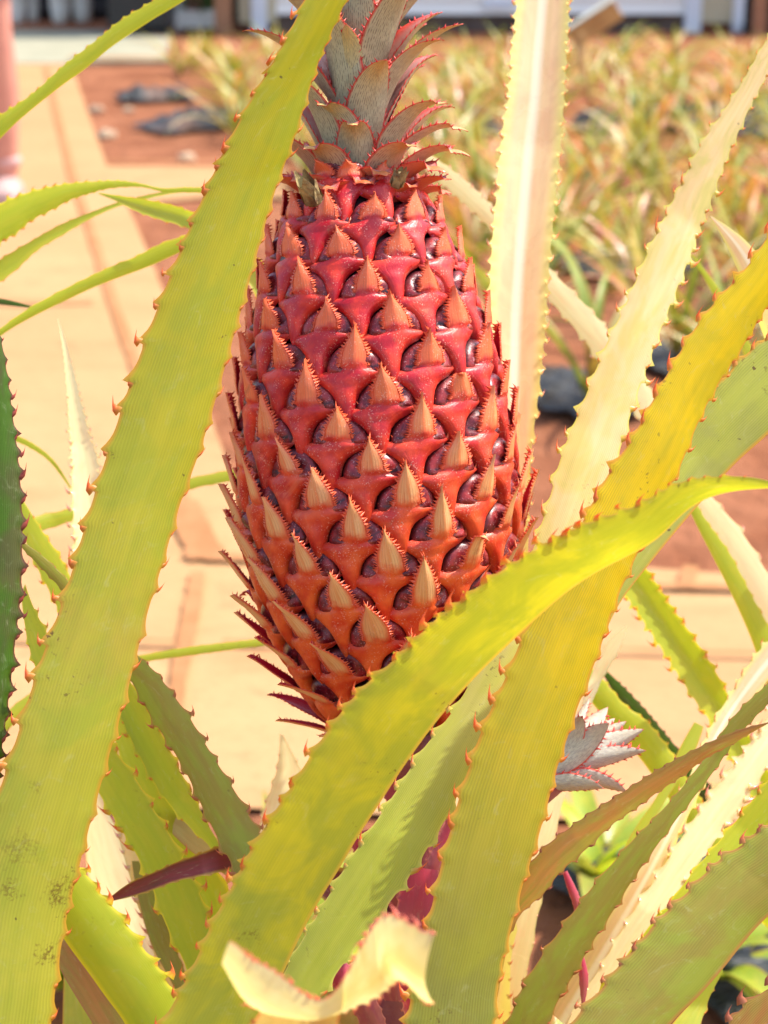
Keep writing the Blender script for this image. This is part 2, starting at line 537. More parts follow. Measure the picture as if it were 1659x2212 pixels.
# curled, torn leaf end close to the lens
leaf([(497, 2030), (512, 2040), (530, 2062), (560, 2085), (600, 2108), (640, 2140), (690, 2165), (722, 2145), (745, 2105), (775, 2045), (805, 1990), (835, 1962), (860, 1968), (890, 1985), (915, 2003), (942, 2008)],
     [(500, 2080), (520, 2140), (540, 2162), (570, 2178), (600, 2184), (650, 2190), (700, 2196), (740, 2192), (770, 2180), (800, 2172), (835, 2150), (860, 2125), (885, 2140), (905, 2160), (920, 2176), (938, 2176)],
     [.50, .52, .54, .53, .515], M['creamtip'], plantB, None, cup=0.10, tpx=20, spx=30, dep2=[.52, .54, .555, .545, .53], keel=0.08, wave=0.05)
leaf([(560, 2182), (520, 2240), (470, 2350)], [(740, 2190), (720, 2250), (650, 2370)], [.55, .57, .60], M['dry'], plantB, rt(BASE_B), cup=0.08, tpx=14, spx=40)

# ---- plant A: blades in front of or beside the fruit
leaf([(1760, 330), (1700, 430), (1626, 553), (1573, 613), (1519, 673), (1471, 746), (1428, 820), (1393, 886), (1351, 960), (1313, 1013), (1281, 1073), (1240, 1150), (1200, 1230), (1140, 1335), (1100, 1430), (1078, 1482), (1055, 1530), (1033, 1578), (1018, 1625), (985, 1722), (972, 1780), (955, 1830), (935, 1922), (922, 1975), (905, 2060), (885, 2130), (870, 2235)],
     [(1800, 430), (1740, 540), (1659, 663), (1606, 753), (1553, 833), (1510, 915), (1470, 1015), (1430, 1090), (1396, 1163), (1363, 1233), (1336, 1293), (1309, 1373), (1286, 1439), (1249, 1533), (1223, 1613), (1206, 1659), (1186, 1739), (1156, 1842), (1133, 1909), (1113, 1986), (1098, 2040), (1080, 2126), (1070, 2235)],
     [.74, .735, .73, .73, .73], M['gold'], plantA, rt(BASE_A), cup=0.09, tpx=25, spx=76, dep2=[.75, .745, .74, .74, .74], teeth=(1, 0.55))
leaf([(1780, 590), (1720, 650), (1659, 723), (1608, 758), (1540, 840), (1480, 920), (1400, 1030), (1330, 1150), (1260, 1300), (1180, 1500), (1110, 1750), (1040, 2000), (990, 2230)],
     [(1820, 720), (1740, 850), (1659, 940), (1626, 966), (1573, 1016), (1496, 1106), (1439, 1173), (1376, 1253), (1339, 1299), (1305, 1372), (1240, 1540), (1170, 1760), (1120, 1930), (1060, 2230)],
     [.80, .79, .77, .765, .76], M['grey'], plantA, rt(BASE_A), cup=0.06, tpx=22, spx=90, teeth=(1, 0))
leaf([(1130, -120), (1115, 0), (1103, 100), (1095, 200), (1080, 300), (1070, 420), (1062, 500), (1056, 600), (1052, 700), (1060, 850), (1075, 1000), (1080, 1150)],
     [(1240, -120), (1233, 0), (1228, 100), (1222, 200), (1215, 300), (1205, 400), (1198, 480), (1190, 560), (1182, 680), (1172, 800), (1160, 900), (1150, 980), (1146, 1070), (1140, 1160)],
     [.95, .94, .92, .90], M['pink'], plantA, rt(BASE_A), cup=-0.02, keel=-0.16, tpx=13, spx=42)
leaf([(12, 1146), (50, 1170), (100, 1205), (143, 1248), (220, 1335), (298, 1415), (333, 1443), (380, 1503), (416, 1553), (453, 1616), (487, 1669), (523, 1726), (550, 1772), (575, 1820), (610, 1900), (650, 1990), (700, 2120)],
     [(12, 1147), (60, 1198), (105, 1245), (138, 1280), (190, 1350), (262, 1440), (320, 1545), (393, 1659), (433, 1746), (473, 1826), (510, 1892), (560, 1990), (620, 2140)],
     [.80, .80, .80, .79], M['olive'], plantA, rt(BASE_A), cup=0.08, tpx=20, spx=62)
leaf([(250, 1380), (270, 1450), (330, 1540), (400, 1680), (455, 1790), (500, 1870), (560, 2000)],
     [(235, 1440), (262, 1560), (290, 1620), (327, 1690), (367, 1745), (420, 1800), (473, 1850), (520, 1950), (540, 2030)],
     [.90, .89, .87], M['green'], plantA, rt(BASE_A), cup=0.07, tpx=16, spx=60)
leaf([(55, 1260), (72, 1310), (93, 1346), (150, 1450), (215, 1560), (260, 1630), (303, 1686), (343, 1759), (377, 1806), (400, 1859), (427, 1906), (447, 1950), (460, 2010), (480, 2080), (520, 2230)],
     [(45, 1290), (60, 1400), (100, 1510), (160, 1630), (213, 1722), (240, 1766), (283, 1836), (317, 1899), (350, 1992), (377, 2046), (403, 2102), (440, 2230)],
     [.86, .85, .84, .83], M['green'], plantA, rt(BASE_A), cup=0.07, tpx=20, spx=66)
leaf([(20, 1680), (70, 1760), (120, 1820), (170, 1872), (200, 1886), (213, 1920), (233, 1942), (257, 1959), (277, 1996), (303, 2022), (322, 2062), (350, 2080), (355, 2105), (382, 2142), (430, 2240)],
     [(0, 1740), (40, 1850), (90, 1950), (143, 2036), (167, 2069), (197, 2109), (227, 2152), (263, 2199), (285, 2240)],
     [.77, .77, .77], M['green'], plantA, rt(BASE_A), cup=0.10, tpx=24, spx=58, teeth=(1, 0))
leaf([(60, 1950), (128, 2092), (160, 2146), (215, 2235)], [(110, 1930), (180, 2050), (240, 2150), (290, 2235)],
     [.86, .85, .84], M['tawny'], plantA, rt(BASE_A), cup=0.06, teeth=(0, 1), tpx=14)
leaf([(233, 1942), (280, 1905), (340, 1880), (375, 1862), (405, 1853), (440, 1838), (480, 1825), (560, 1800), (640, 1830)],
     [(236, 1948), (285, 1938), (330, 1924), (380, 1905), (440, 1893), (500, 1880), (575, 1865), (640, 1900)],
     [.80, .80, .82], M['purple'], plantA, (0.02, .80, .42), cup=-0.12, tpx=12, spx=40, rootw=0.03)
leaf([(320, 1722), (345, 1732), (395, 1765), (450, 1805), (490, 1830), (540, 1880)], [(325, 1730), (350, 1775), (400, 1830), (450, 1865), (500, 1900), (530, 1940)],
     [.90, .89, .88], M['dry'], plantA, rt(BASE_A), cup=0.05, teeth=(1, 0), tpx=14, spx=55)
leaf([(200, 1650), (190, 1730), (185, 1800), (190, 1900), (230, 1985), (290, 2060), (350, 2200)], [(215, 1650), (240, 1760), (275, 1840), (305, 1900), (312, 1960), (330, 2030), (400, 2180)],
     [.97, .95, .92], M['glare'], plantA, rt(BASE_A), cup=-0.06, teeth=(0, 1), tpx=16, spx=70)
leaf([(285, 1860), (290, 1900), (305, 1970), (330, 2050), (370, 2120), (420, 2230)], [(300, 1860), (325, 1905), (360, 1990), (390, 2070), (410, 2120), (470, 2230)],
     [.90, .89, .87], M['olive'], plantA, rt(BASE_A), cup=0.06, teeth=(0, 1), tpx=14, spx=60)
leaf([(125, 688), (136, 760), (146, 880), (152, 1000), (155, 1100), (158, 1200), (165, 1350), (190, 1500)],
     [(126, 688), (146, 745), (160, 800), (176, 860), (195, 930), (216, 1005), (232, 1120), (248, 1300), (275, 1480)],
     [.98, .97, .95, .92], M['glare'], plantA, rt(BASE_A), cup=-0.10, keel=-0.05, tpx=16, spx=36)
leaf([(40, 1065), (70, 1108), (92, 1146), (130, 1196), (152, 1240), (200, 1340), (260, 1480)], [(36, 1090), (60, 1190), (90, 1250), (120, 1310), (160, 1400), (220, 1530)],
     [.92, .91, .90], M['green'], plantA, rt(BASE_A), cup=0.06, tpx=16, spx=60)
leaf([(212, 416), (247, 421), (300, 428), (367, 440), (417, 457), (480, 490), (560, 560)], [(213, 419), (247, 433), (300, 460), (350, 477), (413, 497), (470, 540), (540, 620)],
     [.98, .97, .95], M['lime'], plantA, rt(BASE_A), cup=-0.1, keel=-0.1, tpx=10, spx=45)
leaf([(140, 2060), (137, 2130), (134, 2240)], [(160, 2090), (190, 2160), (206, 2240)], [.92, .91, .90], M['lime'], plantA, rt(BASE_A), cup=0.05, teeth=(0, 1), tpx=12)
leaf([(604, 1586), (600, 1650), (585, 1700), (565, 1760), (555, 1820), (560, 1900)], [(612, 1588), (640, 1640), (655, 1665), (640, 1705), (615, 1760), (600, 1900)],
     [.97, .96, .94], M['glare'], plantA, rt(BASE_A), cup=-0.06, tpx=12, spx=50)

# ---- plant A: right-hand blades
leaf([(1660, 1560), (1626, 1567), (1586, 1579), (1539, 1599), (1496, 1620), (1443, 1648), (1393, 1678), (1353, 1704), (1306, 1734), (1263, 1762), (1223, 1791), (1196, 1811), (1173, 1829), (1140, 1870), (1100, 1940), (1060, 2040), (1020, 2230)],
     [(1660, 1563), (1606, 1594), (1573, 1614), (1523, 1639), (1483, 1672), (1426, 1709), (1373, 1749), (1323, 1782), (1276, 1829), (1233, 1866), (1199, 1899), (1176, 1936), (1139, 1959), (1113, 1996), (1090, 2060), (1060, 2230)],
     [.72, .735, .75, .76, .77], M['tawny'], plantA, rt(BASE_A), cup=0.08, tpx=16, spx=50)
leaf([(1800, 1350), (1730, 1410), (1659, 1476), (1626, 1503), (1586, 1543), (1549, 1595), (1506, 1657), (1483, 1688), (1443, 1734), (1406, 1774), (1366, 1811), (1333, 1851), (1293, 1894), (1259, 1938), (1219, 1991), (1193, 2028), (1166, 2064), (1139, 2108), (1116, 2148), (1085, 2235)],
     [(1800, 1390), (1730, 1455), (1659, 1523), (1626, 1556), (1589, 1600), (1549, 1659), (1506, 1716), (1469, 1762), (1439, 1802), (1406, 1849), (1379, 1886), (1346, 1939), (1313, 1992), (1279, 2042), (1249, 2099), (1223, 2136), (1203, 2176), (1176, 2240)],
     [.78, .79, .79, .79], M['olive'], plantA, rt(BASE_A), cup=0.06, tpx=17, spx=62)
leaf([(1760, 1400), (1659, 1540), (1600, 1625), (1540, 1700), (1480, 1790), (1420, 1885), (1360, 1975), (1300, 2080), (1240, 2180), (1205, 2250)],
     [(1840, 1450), (1750, 1555), (1690, 1625), (1646, 1682), (1593, 1760), (1536, 1835), (1459, 1940), (1386, 2030), (1339, 2095), (1273, 2165), (1235, 2250)],
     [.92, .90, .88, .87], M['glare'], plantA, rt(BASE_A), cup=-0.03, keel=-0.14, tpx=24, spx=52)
leaf([(1720, 1600), (1659, 1680), (1600, 1755), (1540, 1828), (1480, 1900), (1440, 1960)], [(1760, 1650), (1700, 1730), (1640, 1810), (1590, 1860), (1540, 1900), (1490, 1960)],
     [.85, .85, .84], M['green'], plantA, rt(BASE_A), cup=0.05, tpx=22, spx=70)
leaf([(1800, 1700), (1730, 1740), (1659, 1778), (1626, 1791), (1599, 1828), (1563, 1838), (1533, 1874), (1503, 1894), (1483, 1928), (1453, 1944), (1426, 1981), (1403, 1992), (1387, 2032), (1359, 2045), (1345, 2078), (1313, 2098), (1300, 2134), (1266, 2161), (1245, 2191), (1205, 2240)],
     [(1860, 1830), (1760, 1905), (1659, 1979), (1639, 1999), (1606, 2036), (1573, 2079), (1539, 2119), (1506, 2156), (1473, 2186), (1449, 2212), (1425, 2240)],
     [.74, .74, .735, .73], M['olive'], plantA, rt(BASE_A), cup=0.09, tpx=22, spx=58, teeth=(1, 0))
leaf([(1760, 1280), (1700, 1330), (1659, 1383), (1636, 1402), (1609, 1443), (1583, 1487), (1556, 1530), (1526, 1583), (1500, 1650), (1450, 1750)],
     [(1780, 1340), (1700, 1430), (1659, 1480), (1626, 1515), (1590, 1560), (1560, 1610), (1530, 1680), (1480, 1780)],
     [.93, .92, .90], M['pink'], plantA, rt(BASE_A), cup=0.03, tpx=20, spx=52)
leaf([(1500, 1560), (1470, 1610), (1420, 1720), (1370, 1790), (1335, 1860)], [(1520, 1570), (1500, 1630), (1450, 1710), (1410, 1775), (1380, 1860)],
     [.97, .96, .95], M['lime'], plantA, rt(BASE_A), cup=0.03, teeth=(0, 0))
leaf([(1800, 2040), (1659, 2130), (1620, 2150), (1580, 2190), (1550, 2240)], [(1850, 2120), (1740, 2200), (1700, 2260), (1650, 2300)], [.76, .76, .76], M['tawny'], plantA, rt(BASE_A), cup=0.05, teeth=(1, 0), tpx=26, spx=80)
leaf([(1560, 2090), (1530, 2125), (1490, 2170), (1450, 2212), (1420, 2260)], [(1562, 2100), (1535, 2150), (1520, 2200), (1505, 2260)], [.87, .87, .86], M['lime'], plantA, rt(BASE_A), cup=0.03, teeth=(0, 1), tpx=20)
leaf([(1352, 1352), (1322, 1370), (1302, 1400), (1284, 1440), (1262, 1500), (1230, 1600)], [(1354, 1362), (1342, 1400), (1327, 1430), (1306, 1455), (1282, 1510), (1250, 1600)], [.96, .96, .95], M['glare'], plantA, rt(BASE_A), cup=0.03, teeth=(0, 1), tpx=10)
leaf([(1536, 466), (1590, 500), (1626, 533), (1700, 640), (1760, 760), (1830, 950)], [(1534, 468), (1556, 505), (1582, 556), (1625, 660), (1665, 770), (1725, 960)],
     [.87, .88, .93, .97], M['pink'], plantE, rt(BASE_E), cup=0.05, teeth=(0, 0))

# ---- plant D (left)
leaf([(480, -90), (400, -45), (333, -2), (310, 13), (280, 30), (253, 47), (227, 70), (167, 117), (140, 137), (80, 193), (33, 227), (0, 247), (-100, 330), (-200, 450)],
     [(486, -80), (420, -15), (400, 0), (373, 17), (333, 40), (287, 70), (233, 107), (187, 147), (140, 180), (80, 227), (33, 267), (0, 300), (-100, 400), (-190, 540)],
     [.93, .94, .95, .97], M['green'], plantD, rt(BASE_D), cup=0.10, tpx=14, spx=36, teeth=(1, 0))
leaf([(520, 402), (447, 405), (400, 404), (350, 407), (317, 399), (283, 392), (250, 389), (200, 391), (140, 396), (83, 407), (33, 423), (0, 437), (-90, 500), (-200, 640)],
     [(520, 408), (447, 416), (400, 416), (350, 415), (317, 405), (283, 404), (233, 408), (190, 420), (150, 433), (117, 453), (87, 467), (60, 483), (33, 510), (0, 527), (-80, 620), (-180, 760)],
     [1.0, 1.0, .99, .98], M['green'], plantD, rt(BASE_D), cup=0.08, tpx=12, spx=30)
leaf([(430, 405), (367, 412), (317, 421), (253, 437), (200, 457), (133, 483), (67, 520), (10, 553), (-60, 600), (-160, 700)],
     [(432, 410), (367, 419), (317, 430), (267, 442), (217, 462), (173, 485), (133, 510), (80, 541), (33, 587), (0, 610), (-60, 660), (-150, 760)],
     [1.02, 1.01, 1.0], M['lime'], plantD, rt(BASE_D), cup=-0.08, tpx=8, spx=40)
leaf([(520, 480), (450, 498), (410, 505), (383, 513), (333, 530), (300, 553), (267, 563), (207, 590), (140, 623), (60, 666), (0, 710), (-80, 770), (-170, 880)],
     [(522, 490), (455, 520), (420, 532), (370, 553), (330, 573), (283, 590), (213, 616), (140, 650), (67, 686), (0, 726), (-80, 800), (-165, 910)],
     [.98, .98, .97], M['green'], plantD, rt(BASE_D), cup=0.10, tpx=10, spx=60, teeth=(1, 0))
leaf([(78, 664), (60, 660), (40, 652), (0, 644), (-80, 650), (-180, 800)], [(78, 666), (60, 667), (40, 664), (0, 657), (-80, 670), (-170, 820)], [1.0, 1.0, 1.0], M['dark'], plantD, rt(BASE_D), cup=0.05, teeth=(0, 0))
leaf([(155, 1055), (125, 1005), (100, 978), (67, 955), (33, 940), (-40, 930), (-140, 1000)], [(153, 1058), (120, 1012), (97, 988), (65, 968), (30, 953), (-40, 950), (-130, 1030)], [1.0, 1.0, 1.0], M['green'], plantD, rt(BASE_D), cup=0.05, tpx=8, spx=30)
leaf([(600, 1006), (530, 1008), (500, 1014), (440, 1026), (400, 1035), (270, 1065), (150, 1100), (80, 1112), (0, 1150), (-100, 1230)], [(600, 1010), (540, 1030), (510, 1038), (440, 1050), (400, 1060), (270, 1098), (150, 1128), (80, 1152), (0, 1190), (-90, 1270)],
     [1.06, 1.05, 1.03, 1.0], M['lime'], plantD, rt(BASE_D), cup=0.06, tpx=8, spx=60)
leaf([(640, 1372), (590, 1376), (500, 1386), (400, 1398), (305, 1415), (180, 1440), (60, 1500), (-80, 1620)], [(640, 1376), (590, 1392), (500, 1404), (400, 1418), (305, 1432), (180, 1470), (60, 1540), (-70, 1660)],
     [1.06, 1.04, 1.02], M['lime'], plantD, rt(BASE_D), cup=0.08, tpx=6, spx=40)
# unseen side of the left plant
leaf([(-150, 500), (-190, 700), (-230, 900), (-240, 1100)], [(-140, 510), (-140, 700), (-160, 900), (-170, 1100)], [1.1, 1.1, 1.1], M['green'], plantD, rt(BASE_D))
leaf([(-420, 500), (-360, 700), (-330, 900), (-310, 1100)], [(-400, 510), (-310, 700), (-270, 900), (-250, 1100)], [1.2, 1.15, 1.1], M['olive'], plantD, rt(BASE_D))

# ---- plant E (right)
leaf([(870, 300), (920, 327), (970, 360), (1020, 400), (1060, 440), (1120, 500), (1189, 580), (1259, 650), (1319, 716), (1400, 830), (1460, 950), (1530, 1060), (1599, 1140), (1653, 1225), (1700, 1320), (1760, 1480)],
     [(868, 305), (886, 340), (936, 382), (986, 427), (1060, 497), (1120, 565), (1183, 646), (1256, 730), (1293, 786), (1370, 890), (1430, 1000), (1490, 1090), (1550, 1180), (1606, 1270), (1650, 1350), (1690, 1500)],
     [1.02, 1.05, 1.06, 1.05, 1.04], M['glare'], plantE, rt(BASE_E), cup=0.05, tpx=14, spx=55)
leaf([(1440, 930), (1509, 1095), (1539, 1140), (1579, 1196), (1606, 1249), (1639, 1312), (1665, 1360), (1740, 1540)], [(1430, 960), (1493, 1110), (1546, 1215), (1590, 1305), (1630, 1400), (1680, 1560)],
     [1.0, 1.0, 1.0], M['green'], plantE, rt(BASE_E), cup=0.06, tpx=12, spx=48, teeth=(1, 0))
leaf([(1370, 1190), (1406, 1237), (1436, 1283), (1466, 1326), (1503, 1379), (1533, 1423), (1566, 1479), (1590, 1530), (1660, 1660)], [(1305, 1230), (1353, 1293), (1406, 1373), (1439, 1423), (1473, 1476), (1506, 1526), (1539, 1569), (1600, 1690)],
     [1.0, 1.0, 1.0], M['green'], plantE, rt(BASE_E), cup=-0.04, keel=-0.14, tpx=15, spx=50)
leaf([(1250, 1405), (1283, 1446), (1319, 1483), (1353, 1526), (1389, 1546), (1419, 1579), (1453, 1626), (1480, 1670), (1560, 1800)], [(1215, 1440), (1263, 1499), (1293, 1536), (1373, 1626), (1420, 1690), (1510, 1820)],
     [1.0, 1.0, 1.0], M['green'], plantE, rt(BASE_E), cup=0.10, tpx=10, spx=46, teeth=(1, 0))
leaf([(1310, 1448), (1349, 1484), (1400, 1538), (1466, 1618), (1530, 1690), (1600, 1800)], [(1300, 1452), (1335, 1510), (1390, 1570), (1440, 1630), (1500, 1710), (1570, 1830)],
     [1.05, 1.05, 1.05], M['dark'], plantE, rt(BASE_E), cup=0.05, tpx=10, spx=30, teeth=(1, 0))
leaf([(1495, 548), (1530, 590), (1570, 650), (1620, 740), (1700, 900)], [(1493, 552), (1520, 600), (1560, 670), (1605, 760), (1680, 920)], [1.1, 1.1, 1.1], M['green'], plantE, rt(BASE_E), cup=0.05, tpx=6)
# ------------------------------------------------------------------ fruit
def fruit_mats():
    m = NT('bract_skin')
    ob = m.coord('Object')
    bl = m.attr('blade')      # 0 fleshy body .. 1 leafy tip
    inn = m.attr('inner')
    hh = m.attr('hgt')        # 0 low on the fruit .. 1 top
    ed = m.attr('rim')
    uv = m.coord('UV')
    n1 = m.noise(ob, 120.0, 3.0)
    body = m.mix(m.rng(n1, 0.35, 0.7), (0.50, 0.006, 0.016), (0.82, 0.045, 0.018))
    low = m.mix(m.rng(n1, 0.3, 0.7), (0.72, 0.045, 0.010), (0.90, 0.16, 0.025))
    body = m.mix(m.rng(hh, 0.25, 0.68, 1.0, 0.0), body, low)
    tip = m.mix(m.rng(hh, 0.22, 0.70), (0.84, 0.42, 0.15), (0.88, 0.17, 0.05))
    tipn = m.mix(m.rng(m.noise(m.mapping(uv, (14, 2.5, 1)), 1.0, 3.0), 0.35, 0.65), tip, (0.90, 0.56, 0.24))
    tipn = m.mix(m.rng(hh, 0.3, 0.70), tipn, tip)
    c = m.mix(m.rng(m.math('ADD', bl, m.math('MULTIPLY', m.math('SUBTRACT', m.noise(ob, 230.0, 3.0), 0.5), 0.22)), 0.44, 0.60), body, tipn)
    rv = m.attr('rnd')
    c = m.mix(m.rng(rv, 0.0, 1.0, 0.0, 0.28, False), c, m.mix(1.0, c, (0.72, 0.55, 0.6), 'MULTIPLY'))
    pt = m.noise(ob, 75.0, 4.0, 0.65, 0.8)
    c = m.mix(m.rng(pt, 0.60, 0.72, 0.0, 0.5), c, (0.42, 0.13, 0.05))
    c = m.mix(m.rng(pt, 0.30, 0.40, 0.35, 0.0), c, (0.80, 0.22, 0.10))
    # darker veins on the leafy tip
    sep = m.n('ShaderNodeSeparateXYZ')
    m.L(uv, sep.inputs[0])
    sn = m.math('MULTIPLY_ADD', m.math('SINE', m.math('MULTIPLY', sep.outputs[0], 60.0)), 0.5, 0.5)
    vein = m.math('MULTIPLY', m.math('POWER', sn, 3.0), m.rng(m.noise(m.mapping(uv, (30, 3, 1)), 1.0, 2.0), 0.4, 0.6))
    c = m.mix(m.math('MULTIPLY', m.math('MULTIPLY', vein, m.rng(bl, 0.35, 0.6)), 0.24), c, (0.30, 0.07, 0.03))
    c = m.mix(m.rng(ed, 0.55, 1.0), c, m.mix(m.rng(bl, 0.3, 0.6), (0.66, 0.05, 0.03), (0.80, 0.12, 0.04)))
    # mealy pale bloom
    sp = m.noise(ob, 1500.0, 1.0, 0.5)
    cl = m.rng(m.noise(ob, 160.0, 2.0), 0.40, 0.65)
    c = m.mix(m.math('MULTIPLY', m.rng(sp, 0.60, 0.70), m.math('MULTIPLY', cl, 0.55)), c, (0.88, 0.50, 0.36))
    c = m.mix(m.rng(inn, 0.4, 0.6), c, (0.58, 0.012, 0.05))
    hgt = m.math('ADD', n1, m.math('MULTIPLY', sp, 0.4))
    nb = m.bump(m.math('ADD', hgt, m.math('MULTIPLY', vein, -0.35)), 0.30, 0.0007)
    sh = m.bsdf(c, m.math('MULTIPLY_ADD', n1, 0.3, 0.28), 0.5, nb, 0.08, coat_r=0.3)
    M['bract'] = m.done(m.transl(sh, m.mix(1.0, c, (1.3, 0.9, 0.8), 'MULTIPLY'), 0.13))

    m = NT('eyelet_skin')
    ob = m.coord('Object')
    rr = m.attr('ring')       # 0 centre .. 1 outside
    n1 = m.noise(ob, 180.0, 3.0)
    n2 = m.noise(ob, 420.0, 4.0, 0.65)
    c = m.mix(m.rng(n1, 0.35, 0.65), (0.11, 0.005, 0.009), (0.30, 0.022, 0.022))
    c = m.mix(m.math('MULTIPLY', m.rng(rr, 0.15, 0.6, 1.0, 0.0), m.rng(n1, 0.40, 0.62)), c, (0.58, 0.20, 0.10))
    c = m.mix(m.rng(m.attr('crack'), 0.35, 0.9), c, (0.035, 0.008, 0.012))
    sp = m.noise(ob, 1500.0, 1.0)
    c = m.mix(m.math('MULTIPLY', m.rng(sp, 0.62, 0.72), 0.4), c, (0.75, 0.42, 0.40))
    c = m.mix(m.rng(rr, 0.80, 0.97), c, (0.03, 0.003, 0.006))  # outer rim painted near-black, deepening the shade round the dome
    M['eyelet'] = m.done(m.bsdf(c, m.math('MULTIPLY_ADD', n2, 0.3, 0.22), 0.4, m.bump(n2, 0.35, 0.0008), 0.15, coat_r=0.2))

    m = NT('fruit_groove')
    ob = m.coord('Object')
    c = m.mix(m.rng(m.noise(ob, 200.0, 3.0), 0.35, 0.65), (0.02, 0.002, 0.003), (0.05, 0.004, 0.006))  # crevice shade between the scales put into a near-black colour
    M['groove'] = m.done(m.bsdf(c, 0.5, 0.4, None, 0.0))

    # crown leaves: grey-green with scaly lines, red serrated rim
    for key_, pale in (('crown', 0.0), ('slipleaf', 0.65)):
        m = NT('crown_leaf_skin' if not pale else 'slip_leaf_sunlit_skin')
        uv = m.coord('UV')
        ob = m.coord('Object')
        sep = m.n('ShaderNodeSeparateXYZ')
        m.L(uv, sep.inputs[0])
        tt, inn, ed, th = m.attr('tt'), m.attr('inner'), m.attr('rim'), m.attr('tooth')
        rd = m.attr('red')
        n1 = m.noise(ob, 90.0, 3.0)
        c = m.mix(m.rng(n1, 0.3, 0.7), (0.46, 0.48, 0.28), (0.58, 0.58, 0.33))
        c = m.mix(m.rng(tt, 0.50, 0.95), c, (0.66, 0.54, 0.17))
        c = m.mix(m.math('MULTIPLY', m.rng(tt, 0.0, 0.35, 1.0, 0.0), 0.6), c, (0.42, 0.42, 0.32))
        wob = m.noise(m.mapping(uv, (3, 5, 1)), 1.0, 2.0)
        sn = m.math('MULTIPLY_ADD', m.math('SINE', m.math('ADD', m.math('MULTIPLY', sep.outputs[0], 150.0), m.math('MULTIPLY', wob, 4.0))), 0.5, 0.5)
        dash = m.rng(m.noise(m.mapping(uv, (34, 22, 1)), 1.0, 3.0), 0.42, 0.58)
        vein = m.math('MULTIPLY', m.math('POWER', sn, 2.0), dash)
        c = m.mix(m.math('MULTIPLY', vein, 0.75), c, (0.10, 0.075, 0.05))
        c = m.mix(pale, c, (0.74, 0.70, 0.62))  # slip copy: its silvery sunlit look is put into the colour
        c = m.mix(m.math('MULTIPLY', vein, 0.75 * (pale > 0)), c, (0.25, 0.2, 0.18))
        c = m.mix(rd, c, m.mix(m.rng(tt, 0.2, 0.9), (0.58, 0.035, 0.04), (0.75, 0.17, 0.05)))
        c = m.mix(m.rng(ed, 0.74, 0.98), c, (0.70, 0.06, 0.03))
        c = m.mix(m.rng(inn, 0.4, 0.6), c, m.mix(m.rng(ed, 0.0, 0.9), (0.48, 0.24, 0.20), (0.66, 0.08, 0.06)))
        c = m.mix(m.rng(th, 0.1, 0.6), c, (0.66, 0.045, 0.03))
        nb = m.bump(m.math('ADD', vein, m.noise(ob, 1300.0, 2.0)), 0.4, 0.0005)
        sh = m.bsdf(c, m.math('MULTIPLY_ADD', inn, -0.15, 0.42), 0.5, nb, 0.1)
        M[key_] = m.done(m.transl(sh, m.mix(1.0, c, (1.4, 1.2, 0.7), 'MULTIPLY'), 0.18))


fruit_mats()
DB, DT = 0.845, 0.815
FB, FT = P(858, 1592, DB), P(770, 405, DT)
AX = (FT - FB)
FL = AX.length
AX.normalize()
# local frame: az=0 faces the camera, az grows to the right
fr = AX.cross(FW)
fr = (RT - AX * RT.dot(AX)).normalized()
fo = (fr.cross(AX)).normalized()
if fo.dot(FW) > 0:
    fo = -fo
PX = 0.83 / F      # metres per measured pixel at the fruit
YS = [1640, 1592, 1560, 1500, 1400, 1300, 1200, 1100, 1000, 900, 800, 700, 600, 520, 460, 420, 400, 380]
RS = [56, 88, 122, 168, 220, 256, 280, 288, 286, 276, 262, 238, 208, 176, 146, 122, 108, 92]


def radius(h):
    "h 0 bottom .. 1 top"
    y = 1592 + (405 - 1592) * h
    for k in range(len(YS) - 1):
        if YS[k] >= y >= YS[k + 1]:
            f = (YS[k] - y) / (YS[k] - YS[k + 1])
            return (RS[k] + (RS[k + 1] - RS[k]) * f) * PX
    return (RS[0] if y > YS[0] else RS[-1]) * PX


def fpt(az, hm, off):
    "az radians, hm metres along the axis, off metres outward along the surface normal"
    h = hm / FL
    r = radius(h)
    dr = (radius(min(h + 0.03, 1.04)) - radius(max(h - 0.03, -0.03))) / (0.06 * FL)
    nrm = 1 / sqrt(1 + dr * dr)
    rr = r + off * nrm
    hh = hm - off * dr * nrm
    return FB + AX * hh + (fr * sin(az) + fo * cos(az)) * rr


def fruit_core(parent):
    V, Fc = [], []
    n, k = 90, 96
    for i in range(n + 1):
        hm = FL * (-0.03 + 1.06 * i / n)
        for j in range(k):
            V.append(fpt(2 * pi * j / k, hm, -0.0030))
    for i in range(n):
        for j in range(k):
            Fc.append((i * k + j, i * k + (j + 1) % k, (i + 1) * k + (j + 1) % k, (i + 1) * k + j))
    Fc.append(tuple(range(k - 1, -1, -1)))
    Fc.append(tuple(n * k + j for j in range(k)))
    return mesh_obj('fruit', V, Fc, M['groove'], parent)


